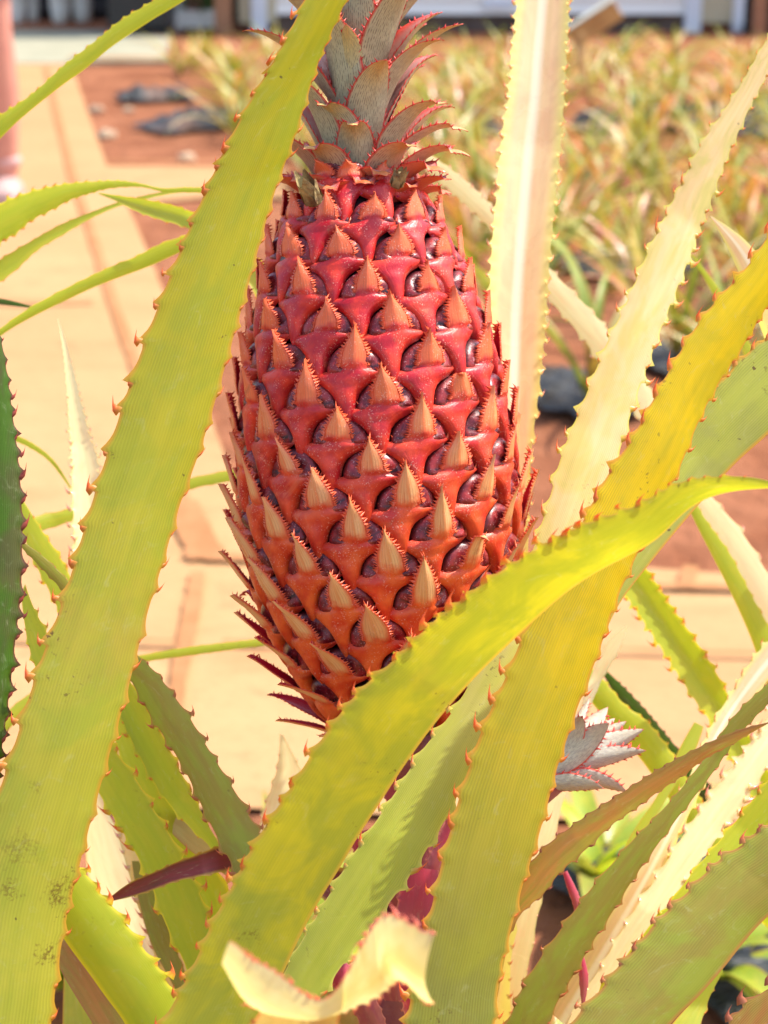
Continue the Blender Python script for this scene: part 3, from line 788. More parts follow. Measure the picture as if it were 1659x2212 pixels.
def eyelet_geo(az, hm, s, seed, V, Fc, ring, crack):
    r = radius(hm / FL)
    base = len(V)
    R = 61 * PX * s
    nr, na = 9, 28
    rn = random.Random(seed)
    a0 = rn.uniform(-0.5, 0.5) + pi / 2
    cx = rn.uniform(-.12, .12)
    V.append(fpt(az, hm, R * 0.22))
    ring.append(0)
    crack.append(0.8)
    for i in range(1, nr + 1):
        q = i / nr
        for j in range(na):
            a = 2 * pi * j / na
            # three sepals folded over the centre
            lob = abs(cos(1.5 * (a - a0)))
            cr = max(0.0, 1 - lob * (0.8 + 4.0 * q)) * (1 if q < 0.8 else 0) * min(1, q * 3)
            hgt = R * (0.36 * (1 - q ** 4)) * (0.85 + 0.15 * lob) - R * 0.16 * (1 - q) ** 2 - R * 0.13 * cr
            hgt += R * 0.05 * sin(3 * a + a0 * 7 + q * 5)
            if sin(a) < 0:
                hgt *= 0.45
            if q > 0.93:
                hgt = -0.0016
            x = R * q * cos(a) * 1.06
            v = R * q * sin(a) * (1.03 if sin(a) > 0 else 0.30)
            V.append(fpt(az + x / r, hm + v + 4 * PX * s, hgt))
            ring.append(q)
            crack.append(cr)
    for j in range(na):
        Fc.append((base, base + 1 + j, base + 1 + (j + 1) % na))
    for i in range(nr - 1):
        for j in range(na):
            a_ = base + 1 + i * na
            Fc.append((a_ + j, a_ + na + j, a_ + na + (j + 1) % na, a_ + (j + 1) % na))


BR = [(-98, -30, -8, .0), (-85, -38, 0, .04), (-70, -41, 4, .09), (-52, -46, 8, .15), (-38, -54, 13, .20), (-28, -64, 21, .25), (-20, -76, 33, .29), (-13, -87, 50, .32), (-7, -93, 66, .35), (-2, -88, 72, .37),
      (2, -68, 60, .39), (5, -50, 46, .41), (9, -37, 36, .44), (14, -29, 29, .47), (20, -26.5, 27, .52), (28, -26, 27, .58), (37, -25, 26, .65), (47, -21, 21.5, .73), (58, -15, 16, .81), (69, -8.5, 9, .89), (79, -3.5, 3.5, .95), (89, -.4, .4, 1.0)]


def bract_geo(az, hm, s, seed, V, Fc, A, longer=1.0, flare=0.0, wide=1.0):
    """A: dict of attribute lists; the bract wraps the lower half of the eyelet, its tip lies over it"""
    rn = random.Random(seed * 3 + 1)
    r = radius(hm / FL)
    hfrac = hm / FL
    base0 = len(V)
    cols = 12
    lean = rn.uniform(-13, 13)
    rv_ = rn.random()
    brk = rn.random() < 0.03
    sc_ = rn.uniform(0.93, 1.06)
    twist = rn.uniform(-5, 5)
    bl_len = longer * rn.uniform(0.85, 1.16)
    grids = []
    tipw = wide * rn.uniform(0.78, 1.0)
    for side in (0, 1):
        g = []
        for (v, xl, xr, tt) in BR:
            row = []
            vb = v
            lift = 0.0
            wid = (xr - xl) / 2
            cxx = (xr + xl) / 2
            if v < 0:
                wid = max(4.0, wid - 6)
            bt = 0.0
            if v > 9:
                bt = (v - 9) / 80.0
                vb = 9 + (v - 9) * bl_len
                if brk and v > 60:
                    vb = 9 + 51 * bl_len - (v - 60) * 0.15
                wid = wid * tipw if v > 14 else wid
                cxx += lean * bt
                lift = (1 + 7 * bt) + flare * (bt ** 1.35) * 78
                vb -= flare * bt * bt * 15 * bl_len
            for j in range(cols + 1):
                q = -1 + 2 * j / cols
                x = cxx + q * wid
                vv = vb * (sc_ if v < 0 else 1) + 5 * abs(q) ** 3 * (1 if -12 < v < 10 else 0)
                if v <= 9:
                    # puffy body: round across, edges tucked beside the neighbours
                    t_ = (v + 98) / 107.0
                    arch = max(0.0, 1 - abs(q) ** 2.6)
                    off = -6 + (17 + 9 * sin(pi * min(1, t_))) * arch ** 0.6 + 5 * t_
                    if v > -16:
                        off = max(off, 4 + 20 * (1 - abs(q) ** 2))
                else:
                    off = 23 + lift - 6 * abs(q) ** 1.5 * (1 - 0.3 * bt) + 4.0 * (1 - abs(q))
                    off += twist * q
                off += 1.2 * noise.noise(Vector((x * .05 + seed, v * .05, 3.1)))
                if side:
                    off -= 3.2 * (1 - 0.6 * bt) * (1 if v > 2 else 0.6)
                row.append(len(V))
                V.append(fpt(az + x * PX * s / r, hm + vv * PX * s, off * PX * s))
                A['blade'].append(tt)
                A['inner'].append(float(side))
                A['hgt'].append(hfrac)
                A['rnd'].append(rv_)
                A['rim'].append(abs(q) if v > -8 else abs(q) * .6)
                A['uv'].append((j / cols, tt))
            g.append(row)
        grids.append(g)
    for side, g in enumerate(grids):
        for a, b in zip(g, g[1:]):
            for j in range(cols):
                f = (a[j], a[j + 1], b[j + 1], b[j])
                Fc.append(f if side == 0 else f[::-1])
    g0, g1 = grids
    for i in range(len(g0) - 1):
        Fc.append((g0[i][0], g0[i + 1][0], g1[i + 1][0], g1[i][0]))
        Fc.append((g0[i + 1][cols], g0[i][cols], g1[i][cols], g1[i + 1][cols]))
    # spines along the rim
    for i in range(10, len(BR) - 1):
        for sd in (0, cols):
            for rep in (0.0, 0.5):
                if i < 13 and rep:
                    continue
                p = Vector(V[g0[i][sd]]).lerp(Vector(V[g0[i + 1][sd]]), rep)
                pin = Vector(V[g0[i][cols // 2]])
                out = (p - pin)
                if out.length < 1e-6:
                    continue
                out.normalize()
                al = (Vector(V[g0[i + 1][sd]]) - Vector(V[g0[i][sd]])).normalized()
                if i < 13:
                    out = (al * -0.2 + AX).normalized()
                    al = (fr * cos(az) - fo * sin(az)) * (1 if sd else -1)
                sz = PX * s * rn.uniform(9, 15)
                nn = out.cross(al)
                b = len(V)
                pts = [p - al * sz * .32 - out * sz * .25, p + al * sz * .32 - out * sz * .25, p - nn * sz * .2 - out * sz * .2, p + nn * sz * .15, p + out * sz * .85 + al * sz * rn.uniform(.1, .6)]
                for q_ in pts:
                    V.append(q_)
                    A['blade'].append(0.85)
                    A['inner'].append(0.0)
                    A['hgt'].append(max(hfrac, .7))
                    A['rnd'].append(rv_)
                    A['rim'].append(1.0)
                    A['uv'].append((0, 0.9))
                Fc.extend([(b, b + 2, b + 4), (b + 2, b + 1, b + 4), (b + 1, b + 3, b + 4), (b + 3, b, b + 4)])


def newA():
    return {'blade': [], 'inner': [], 'hgt': [], 'rim': [], 'rnd': [], 'uv': []}


fruit = fruit_core(plantA)
fruit['label'] = 'red ripening pineapple fruit with spiny bracts'
GA = radians(-33.9)
cells = []
hm = FL * 0.005
i = 0
PH0 = radians(PHASE) if 'PHASE' in globals() else 0.0
while hm < FL * 1.015:
    h = hm / FL
    s = 1.0
    if h < 0.25:
        s = 0.80 + 0.20 * (h / 0.25)
    if h > 0.7:
        s = 1.0 - 0.24 * ((h - 0.7) / 0.3)
    cells.append((PH0 + GA * i, hm, s, i))
    r = radius(h)
    hm += 11300 * PX * PX * s * s / (2 * pi * max(r, 100 * PX))
    i += 1


def front(az):
    return cos(az)


vis = sorted(cells, key=lambda c: -front(c[0]))
nearset = set(c[3] for c in vis[:98])
restE, restB = ([], [], [], []), ([], [], newA())
for (az, hm_, s, k) in cells:
    h = hm_ / FL
    longer = 1.06 + (0.85 * (0.5 - h) / 0.5 if h < 0.5 else 0) - max(0.0, h - 0.5) * 0.62
    flare = max(0.0, 0.5 - h) * 1.5 + (0.16 if h < 0.8 else 0.22) + 0.10 * abs(noise.noise(Vector((k * 1.7, 0, 0))))
    if h < 0.10:
        longer = 1.8
        flare = 1.15
    wide = 1.0 + (max(0, h - .5) * .5) + max(0, .45 - h) * 0.45
    if k in nearset:
        V, Fc, rg, ck = [], [], [], []
        eyelet_geo(az, hm_, s, k, V, Fc, rg, ck)
        mesh_obj('eyelet', V, Fc, M['eyelet'], fruit, attrs={'ring': rg, 'crack': ck})
        V, Fc, A = [], [], newA()
        bract_geo(az, hm_, s, k, V, Fc, A, longer, flare, wide)
        uvs = A.pop('uv')
        mesh_obj('bract', V, Fc, M['bract'], fruit, attrs=A, uvs=uvs)
    else:
        eyelet_geo(az, hm_, s, k, *restE)
        bract_geo(az, hm_, s, k, restB[0], restB[1], restB[2], longer, flare, wide)
if restE[0]:
    o = mesh_obj('eyelet', restE[0], restE[1], M['eyelet'], fruit, attrs={'ring': restE[2], 'crack': restE[3]})
    o['kind'] = 'stuff'
    o['label'] = 'eyelets round the far side of the fruit'
    uvs = restB[2].pop('uv')
    o = mesh_obj('bract', restB[0], restB[1], M['bract'], fruit, attrs=restB[2], uvs=uvs)
    o['kind'] = 'stuff'
    o['label'] = 'bracts round the far side of the fruit'
print('FRUITLETS', len(cells))


# ------------------------------------------------------------------ crown
def crown_leaf(parent, O, ax, ex, ey, az, z0, r0, length, width, curl, lean=0.15, red=0.0, seed=0, name='crown_leaf', tooth=1.0, fold=0.35, tipcurl=0.0, matk='crown'):
    """O origin, ax axis, ex right, ey outward to the viewer. z0, r0, length, width in metres"""
    rn = random.Random(seed + 11)
    n, cols = 26, 12
    rad = ex * sin(az) + ey * cos(az)
    tan = ex * cos(az) - ey * sin(az)
    pts = []
    p = O + ax * z0 + rad * r0
    ang = lean
    step = length / n
    C, D = [], []
    side = rn.uniform(-0.15, 0.15)
    for i in range(n + 1):
        t = i / n
        ang = lean + curl * (t ** 2.6) + tipcurl * max(0, t - .8) / .2
        d = (ax * cos(ang) + rad * sin(ang) + tan * side * t * .5).normalized()
        C.append(p.copy())
        D.append(d)
        p = p + d * step
    V, Fc, tt, inn, rim, th, rd, uvs = [], [], [], [], [], [], [], []

    def wprof(t):
        return (0.62 + 0.38 * sin(min(1, t / 0.45) * pi / 2)) * (1 - max(0, (t - 0.38) / 0.62) ** 1.75) ** 0.9

    ntooth = max(8, int(length / 0.0032))
    for s_ in (0, 1):
        for i in range(n + 1):
            t = i / n
            w = width * max(wprof(t), 0.004)
            nn = tan.cross(D[i]).normalized()
            if nn.dot(rad) < 0:
                nn = -nn
            # nn points outward (lower side)
            for j in range(cols + 1):
                q = -1 + 2 * j / cols
                cupk = fold * (1.0 - 0.55 * t)
                pt = C[i] + tan * (q * w / 2) - nn * (w * cupk * (q * q)) + nn * (w * 0.05 * (1 - abs(q)) * t)
                pt += nn * (w * 0.03 * noise.noise(Vector((q * 2 + seed, t * 4, 1.0))))
                if s_:
                    pt -= nn * (0.0010 * (1 - 0.85 * abs(q) ** 3) * (1 - .6 * t))
                V.append(pt)
                tt.append(t)
                inn.append(float(s_))
                rim.append(abs(q) ** 2.2 if t < 0.85 else max(abs(q) ** 2.2, (t - .85) / .15 * 0.95))
                th.append(0.0)
                rd.append(red)
                uvs.append((j / cols, t * length * 20))
    c1 = cols + 1
    half = (n + 1) * c1
    for s_ in (0, 1):
        for i in range(n):
            for j in range(cols):
                f = (s_ * half + i * c1 + j, s_ * half + i * c1 + j + 1, s_ * half + (i + 1) * c1 + j + 1, s_ * half + (i + 1) * c1 + j)
                Fc.append(f if s_ == 0 else f[::-1])
    for i in range(n):
        for j in (0, cols):
            f = (i * c1 + j, (i + 1) * c1 + j, half + (i + 1) * c1 + j, half + i * c1 + j)
            Fc.append(f if j == 0 else f[::-1])
    for k in range(ntooth):
        t = 0.06 + 0.92 * (k + rn.uniform(-.25, .25)) / ntooth
        t = min(max(t, 0.02), .985)
        x = t * n
        i = min(int(x), n - 1)
        for sd in (0, cols):
            p = V[i * c1 + sd].lerp(V[(i + 1) * c1 + sd], x - i)
            mid = V[i * c1 + cols // 2]
            out = (V[i * c1 + sd] - V[i * c1 + (1 if sd == 0 else cols - 1)])
            if out.length < 1e-7:
                continue
            out.normalize()
            al = D[i]
            nn = out.cross(al).normalized()
            sz = 0.0021 * tooth * rn.uniform(0.7, 1.2)
            b = len(V)
            for q_ in (p - al * sz * .45 - out * sz * .3, p + al * sz * .30 - out * sz * .3, p - nn * sz * .16 - out * .1 * sz, p + nn * sz * .16 - out * .1 * sz, p + out * sz * .75 + al * sz * .75):
                V.append(q_)
                tt.append(t)
                inn.append(0.0)
                rim.append(1.0)
                th.append(1.0)
                rd.append(red)
                uvs.append((0.0, t))
            Fc.extend([(b, b + 2, b + 4), (b + 2, b + 1, b + 4), (b + 1, b + 3, b + 4), (b + 3, b, b + 4)])
    return mesh_obj(name, V, Fc, M[matk], parent, attrs={'tt': tt, 'inner': inn, 'rim': rim, 'tooth': th, 'red': rd}, uvs=uvs)


# crown core: short tapering stem
def tube(name, pts, rads, mat, parent, seg=16):
    V, Fc = [], []
    up0 = Vector((0, 1, 0.01))
    for i, p in enumerate(pts):
        t = (pts[min(i + 1, len(pts) - 1)] - pts[max(i - 1, 0)]).normalized()
        a = t.cross(up0).normalized()
        b = t.cross(a).normalized()
        for j in range(seg):
            an = 2 * pi * j / seg
            V.append(p + (a * cos(an) + b * sin(an)) * rads[i])
    for i in range(len(pts) - 1):
        for j in range(seg):
            Fc.append((i * seg + j, i * seg + (j + 1) % seg, (i + 1) * seg + (j + 1) % seg, (i + 1) * seg + j))
    Fc.append(tuple(range(seg - 1, -1, -1)))
    Fc.append(tuple((len(pts) - 1) * seg + j for j in range(seg)))
    return mesh_obj(name, V, Fc, mat, parent)


M['stem'] = plain('stem_skin', (0.26, 0.05, 0.07), (0.40, 0.13, 0.12), 90, 0.6, 0.3, 0.5, 0.001)
CO = FB + AX * (FL * 0.985)
CX = (P(776, 0, 0.80) - CO).normalized()
cr = (RT - CX * RT.dot(CX)).normalized()
cf = cr.cross(CX).normalized()
if cf.dot(FW) > 0:
    cf = -cf
crown = tube('crown', [CO + CX * t for t in (-0.01, 0.02, 0.06, 0.10, 0.14)], [0.020, 0.009, 0.007, 0.005, 0.002], M['stem'], plantA)
crown['label'] = 'grey-green leafy crown with red saw edges on top of the fruit'
pm = PX
R_ = radians


def cl(azd, y, r, length, width, curl, lean=0.12, red=0.0, **k):
    z = (400 - y - 34) * pm
    length = length * (0.86 if red > 0.7 else 0.95) + 30
    r *= 0.90
    width *= 0.94
    cl.i += 1
    crown_leaf(crown, CO, CX, cr, cf, R_(azd), z, r * pm, length * pm, width * pm, R_(curl), R_(lean * 100), red, seed=cl.i, **k)


cl.i = 0
# bottom whorl: short, red, tips curled over
for azd, y, r, ln, wd, cu, ln0, rd_ in [(-55, 398, 100, 95, 110, 100, .26, .9), (-24, 412, 104, 92, 115, 120, .18, 1.0),
                                       (8, 402, 96, 92, 100, 125, .14, 1.0), (44, 420, 112, 105, 110, 95, .20, 1.0), (24, 388, 84, 110, 90, 130, .18, .8), (72, 402, 100, 135, 90, 60, .42, 1.0),
                                       (62, 380, 84, 170, 90, 105, .40, .85), (98, 404, 98, 120, 90, 75, .5, 1.0), (-82, 400, 98, 120, 95, 85, .4, 1.0), (-115, 400, 96, 130, 95, 90, .4, 1.0),
                                       (125, 400, 96, 130, 95, 90, .4, 1.0), (155, 400, 96, 130, 95, 90, .4, 1.0), (180, 400, 96, 130, 95, 90, .4, 1.0), (-148, 400, 96, 130, 95, 90, .4, 1.0)]:
    cl(azd, y, r, ln, wd, cu, ln0, rd_)
cl(-42, 384, 84, 150, 112, 118, .10, .35)
cl(38, 380, 84, 165, 98, 92, .22, .40)
cl(-2, 362, 74, 175, 92, 120, .02, .10)
cl(78, 366, 76, 195, 84, 95, .40, .50)
cl(-80, 360, 76, 190, 90, 85, .34, .4)
cl(-34, 330, 66, 175, 105, 112, .0, .05)
cl(58, 330, 66, 225, 88, 80, .26, .10)
cl(90, 325, 62, 200, 76, 85, .40, .30)
cl(22, 280, 58, 210, 100, 72, .10, .04)
cl(-66, 310, 60, 240, 100, 60, .20, .05)
cl(-14, 262, 52, 235, 112, 30, .03, .02)
cl(62, 230, 50, 235, 80, 70, .22, .08)
cl(80, 200, 46, 250, 80, 52, .30, .06)
cl(-42, 230, 50, 280, 110, 35, .08, .02)
cl(42, 165, 44, 300, 98, 42, .20, .02)
cl(-88, 200, 46, 260, 84, 62, .34, .12)
cl(-22, 150, 40, 300, 108, 22, .02, .02)
cl(16, 110, 36, 300, 98, 22, .05, .02)
cl(-70, 130, 40, 270, 84, 55, .30, .05)
cl(80, 100, 34, 260, 80, 55, .30, .05)
for k in range(16):
    a = 110 + k * 137.5
    a = a % 360
    if a > 180:
        a -= 360
    if abs(a) < 95:
        a = 180 - abs(a) * 0.7
    cl(a, 350 - k * 20, 70 - k * 2.6, 230, 100, 70 - k * 2, .25, 0.1)
for k in range(9):
    a = k * 137.5
    cl(a, 60 - k * 14, 26 - k * 1.5, 250 - k * 10, 92 - k * 4, 40 - k * 2, .12, 0.02)


# withered slip stub at the left shoulder
def stub(x, y, d, sz, seed, direc):
    O = P(x, y, d)
    up = direc.normalized()
    ex = (RT - up * RT.dot(up)).normalized()
    ey = ex.cross(up).normalized()
    if ey.dot(FW) > 0:
        ey = -ey
    st = tube('withered_slip', [O - up * sz * .5, O, O + up * sz * 0.5], [sz * .35, sz * .30, sz * .15], M['driedslip'], fruit, 10)
    rn = random.Random(seed)
    V, Fc = [], []
    for k in range(5):
        az = k * 1.3 + rn.random() * .5
        rad = ex * sin(az) + ey * cos(az)
        tan = ex * cos(az) - ey * sin(az)
        b = len(V)
        n = 6
        jag = rn.uniform(.7, 1.15)
        for i_ in range(n + 1):
            t = i_ / n
            c = O + rad * sz * (0.35 + 0.15 * t) + up * sz * (-0.4 + 1.5 * t * jag)
            w = sz * .42 * (1 - t ** 2 * .9)
            for q in (-1, 0, 1):
                V.append(c + tan * w * q - rad * abs(q) * w * .35 + up * (rn.uniform(-.12, .12) * sz if i_ == n else 0))
        for i_ in range(n):
            for j in range(2):
                Fc.append((b + i_ * 3 + j, b + i_ * 3 + j + 1, b + i_ * 3 + j + 4, b + i_ * 3 + j + 3))
    mesh_obj('dry_scale', V, Fc, M['driedslip'], fruit)


M['driedslip'] = plain('dried_slip', (0.46, 0.36, 0.15), (0.12, 0.06, 0.03), 120, 0.7, 0.2, 0.6, 0.002)
stub(672, 418, 0.776, 0.0092, 3, Vector((-.35, -.3, .9)))
stub(860, 388, 0.778, 0.0065, 5, Vector((.3, -.3, .9)))

# ------------------------------------------------------------------ stem below the fruit, sheaths, slip
sp = [P(858, 1600, .845), P(905, 1660, .85), P(905, 1760, .86), P(895, 1900, .865), P(880, 2050, .87), P(870, 2230, .87), BASE_A + Vector((0, 0, .1)), BASE_A]
tube('stem', sp, [.016, .0125, .012, .0125, .013, .015, .024, .03], M['stem'], plantA, 20)
for (e1, e2, d) in [([(935, 1480), (950, 1540), (945, 1600), (915, 1650)], [(1000, 1470), (1010, 1540), (985, 1600), (940, 1660)], .825),
                    ([(800, 1640), (815, 1690), (850, 1760), (890, 1830)], [(830, 1640), (870, 1680), (905, 1740), (930, 1830)], .85),
                    ([(975, 1740), (955, 1790), (925, 1850), (900, 1930)], [(985, 1790), (978, 1850), (955, 1930), (930, 1990)], .835),
                    ([(745, 1800), (770, 1850), (810, 1900), (860, 1990)], [(800, 1790), (840, 1840), (880, 1900), (900, 1990)], .85),
                    ([(870, 1860), (860, 1930), (850, 2010), (860, 2120)], [(950, 1880), (950, 1960), (935, 2050), (920, 2120)], .83),
                    ([(700, 2110), (725, 2140), (760, 2180), (800, 2260)], [(735, 2060), (780, 2110), (820, 2170), (850, 2260)], .82),
                    ([(860, 2130), (870, 2180), (880, 2260)], [(950, 2100), (950, 2180), (940, 2260)], .82),
                    ([(800, 1980), (790, 2030), (800, 2090), (830, 2160)], [(820, 1970), (850, 2020), (870, 2090), (880, 2160)], .84),
                    ([(1215, 1885), (1225, 1920), (1240, 1965), (1235, 2010)], [(1225, 1880), (1250, 1930), (1262, 1975), (1250, 2020)], .86),
                    ([(1250, 2060), (1250, 2110), (1255, 2160), (1258, 2190)], [(1260, 2060), (1272, 2110), (1265, 2160), (1262, 2190)], .84)]:
    leaf(e1, e2, [d, d], M['crimson'], plantA, None, cup=0.25, tpx=9, spx=22, name='sheath_leaf')

# small grey slip growing on the right
SO = P(1178, 1668, .83)
sax = (P(1335, 1560, .86) - SO).normalized()
ser = (RT - sax * RT.dot(sax)).normalized()
sef = ser.cross(sax).normalized()
if sef.dot(FW) > 0:
    sef = -sef
slip = tube('slip', [P(1090, 1800, .86), P(1120, 1740, .85), SO, SO + sax * .02], [.006, .008, .011, .006], M['stem'], plantA)
slip['label'] = 'small grey leafy slip with pink saw edges sprouting beside the stem'
for q, (azd, z, r, ln, wd, cu, le) in enumerate([(-70, 2, 30, 170, 100, -15, .40), (0, 10, 26, 165, 95, 10, .20), (60, 0, 30, 190, 80, 15, .34), (-20, 55, 20, 130, 70, 0, .10), (25, 60, 18, 130, 60, 0, .18), (110, 0, 30, 140, 80, 40, .6),
                                                 (-110, 20, 25, 150, 80, 0, .3), (170, 20, 25, 150, 80, 10, .3), (-150, 50, 20, 140, 60, 0, .15), (90, 40, 22, 150, 70, 10, .3), (35, -25, 30, 150, 85, 35, .62), (85, -40, 30, 110, 60, 40, .8), (-40, 30, 26, 160, 70, 5, .28), (15, -10, 32, 120, 80, 55, .75), (-95, -30, 30, 130, 70, -20, .7), (45, 35, 22, 150, 62, 12, .3), (-15, 85, 12, 110, 50, 0, .08), (75, 20, 26, 165, 66, 20, .5)]):
    crown_leaf(slip, SO, sax, ser, sef, R_(azd), z * pm, r * pm, ln * pm * 1.18, wd * pm * .82, R_(cu), le, 0.0, seed=50 + q, tooth=1.0, fold=0.3, matk='slipleaf')
# ------------------------------------------------------------------ ground
def sheet(name, pts, z, mat, bev=None):
    V = [Vector((p[0], p[1], z)) for p in pts]
    o = mesh_obj(name, V, [tuple(range(len(V)))], mat, None, smooth=False)
    return struct(o)


M['dirt'] = plain('red_soil', (0.19, 0.066, 0.03), (0.30, 0.12, 0.06), 5, 0.95, 0.1, 0.9, 0.03, 8)


def paving_mat(name, c1, c2, c3):
    m = NT(name)
    ob = m.coord('Object')
    f = m.noise(ob, 1.8, 5.0, 0.6)
    c = m.mix(m.rng(f, 0.3, 0.7), c1, c2)
    g = m.noise(ob, 60.0, 5.0, 0.7)
    c = m.mix(m.math('MULTIPLY', m.rng(g, 0.45, 0.75), 0.5), c, c3)
    w = m.noise(m.mapping(ob, (1, 3, 1)), 2.4, 5.0, 0.65)
    c = m.mix(m.rng(w, 0.48, 0.7, 0.0, 0.6), c, c3)
    st = m.noise(ob, 9.0, 5.0, 0.7, 0.6)
    c = m.mix(m.rng(st, 0.58, 0.72, 0.0, 0.45), c, (0.30, 0.12, 0.05))
    sp = m.noise(ob, 220.0, 2.0)
    c = m.mix(m.rng(sp, 0.66, 0.72, 0, .35), c, (0.25, 0.13, 0.07))
    return m.done(m.bsdf(c, 0.85, 0.25, m.bump(g, 0.5, 0.004)))


M['paving'] = paving_mat('sandy_paving', (0.39, 0.212, 0.090), (0.44, 0.25, 0.112), (0.34, 0.165, 0.066))
M['mortar'] = plain('mortar_joint', (0.30, 0.135, 0.055), (0.38, 0.18, 0.08), 14, 0.95, 0.1, 0.6, 0.004)
M['concrete'] = plain('pale_concrete', (0.27, 0.26, 0.18), (0.33, 0.31, 0.22), 4, 0.9, 0.2, 0.4, 0.006)
sheet('ground', [(-60, -30), (60, -30), (60, 120), (-60, 120)], 0.0, M['dirt'])


def gx(x, y):
    p = G(x, y)
    return (p.x, p.y)


# sandy paved path: left lane and the part running across in front of the field
near_l = (-6, 1.78)
pav = [(-6, 1.80), gx(540, 1760), gx(1000, 1780), gx(1700, 1790), (4.5, 1.75), (4.5, 2.62), gx(1659, 1256), gx(1400, 1238), gx(1180, 1225), gx(900, 1215), gx(560, 1190), gx(483, 986), gx(400, 760), gx(330, 575), gx(275, 447),
       gx(450, 432), gx(620, 434), gx(620, 366), gx(232, 364), gx(205, 290), gx(160, 160), gx(150, 142), (-6, gx(150, 142)[1])]
sheet('path', pav, 0.008, M['paving'])
sheet('sidewalk', [(-9, gx(0, 141)[1]), gx(150, 141), gx(360, 141), gx(365, 92), (gx(365, 70)), (-9, gx(0, 50)[1])], 0.010, M['concrete'])


zc = [0.0125]


def strip(name, pts, w, mat, z=None):
    zc[0] += 0.0006
    z = zc[0] if z is None else z + zc[0] - 0.0125
    V, Fc = [], []
    P_ = [Vector((gx(*p)[0], gx(*p)[1], z)) for p in pts]
    rn = random.Random(len(pts) * 17)
    dense = []
    for a, b in zip(P_, P_[1:]):
        for k in range(8):
            dense.append(a.lerp(b, k / 8))
    dense.append(P_[-1])
    for i, p in enumerate(dense):
        t = (dense[min(i + 1, len(dense) - 1)] - dense[max(i - 1, 0)]).normalized()
        nn = Vector((-t.y, t.x, 0))
        ww = w * rn.uniform(0.8, 1.2)
        V += [p - nn * ww / 2, p + nn * ww / 2]
    for i in range(len(dense) - 1):
        Fc.append((i * 2, i * 2 + 1, i * 2 + 3, i * 2 + 2))
    return struct(mesh_obj(name, V, Fc, mat, None, smooth=False))


strip('path_joint', [(100, 150), (125, 260), (160, 400), (200, 520), (250, 680), (300, 820), (350, 950), (395, 1100), (410, 1180)], 0.022, M['mortar'])
strip('path_joint', [(395, 1100), (412, 1150), (452, 1225)], 0.05, M['mortar'])
strip('path_joint', [(400, 1215), (470, 1222), (560, 1224), (900, 1240), (1400, 1262)], 0.03, M['mortar'])
strip('path_joint', [(428, 1255), (415, 1340), (388, 1480), (360, 1640), (340, 1760)], 0.022, M['mortar'])
strip('path_joint', [(1380, 1287), (1500, 1288), (1720, 1295)], 0.018, M['mortar'])
strip('path_joint', [(1492, 1244), (1478, 1288)], 0.02, M['mortar'])
strip('path_joint', [(205, 664), (60, 668), (-200, 660)], 0.016, M['mortar'])
strip('path_joint', [(480, 1410), (700, 1416), (1100, 1420), (1720, 1440)], 0.008, M['mortar'])
strip('path_joint', [(390, 1412), (200, 1405), (-100, 1400)], 0.010, M['mortar'])
strip('path_joint', [(560, 362), (420, 361), (232, 361)], 0.03, M['mortar'], 0.014)
strip('path_joint', [(150, 136), (260, 137), (380, 138)], 0.10, M['mortar'], 0.02)

# pebbles on the soil
M['pebble'] = plain('pebble', (0.50, 0.40, 0.26), (0.35, 0.22, 0.14), 60, 0.8, 0.2, 0.4, 0.003)


def rock(name, c, sz, seed, mat, label, cat, group, flat=0.6):
    bm = bmesh.new()
    bmesh.ops.create_icosphere(bm, subdivisions=3, radius=1.0)
    for v in bm.verts:
        k = 1 + 0.35 * noise.noise(v.co * 1.3 + Vector((seed, 0, 0)))
        v.co = Vector((v.co.x * sz * k, v.co.y * sz * k * .8, v.co.z * sz * k * flat))
    me = bpy.data.meshes.new(name)
    bm.to_mesh(me)
    bm.free()
    me.materials.append(mat)
    me.polygons.foreach_set('use_smooth', [True] * len(me.polygons))
    o = bpy.data.objects.new(name, me)
    o.location = Vector(c) + Vector((0, 0, sz * flat * 0.6))
    COL.objects.link(o)
    tag(o, label, cat, group)
    return o


rock('pebble', G(230, 300), 0.035, 1, M['pebble'], 'pale pebble on the red soil beside the path corner, the lower large one', 'pebble', 'pebbles on the red soil')
rock('pebble', G(208, 243), 0.030, 2, M['pebble'], 'pale pebble on the red soil close to the path edge, the upper one', 'pebble', 'pebbles on the red soil')
rock('pebble', G(404, 350), 0.032, 3, M['pebble'], 'yellowish pebble on the red soil left of the broad leaf', 'pebble', 'pebbles on the red soil')
rock('pebble', G(278, 243), 0.022, 4, M['pebble'], 'small pale pebble in front of the dark plastic sheet end', 'pebble', 'pebbles on the red soil')

# ------------------------------------------------------------------ plastic mulch
m = NT('black_mulch_film')
ob = m.coord('Object')
f = m.noise(ob, 14.0, 4.0, 0.6, 1.0)
c = m.mix(m.rng(f, 0.35, 0.7), (0.008, 0.009, 0.010), (0.07, 0.072, 0.07))
dst = m.rng(m.noise(ob, 5.0, 4.0), 0.55, 0.7)
c = m.mix(m.math('MULTIPLY', dst, 0.6), c, (0.24, 0.12, 0.07))
M['film'] = m.done(m.bsdf(c, m.rng(f, 0.3, 0.7, 0.28, 0.5), 0.45, m.bump(m.noise(m.mapping(ob, (1, 3, 1)), 26.0, 4.0, 0.6, 1.5), 0.9, 0.02), 0.1))


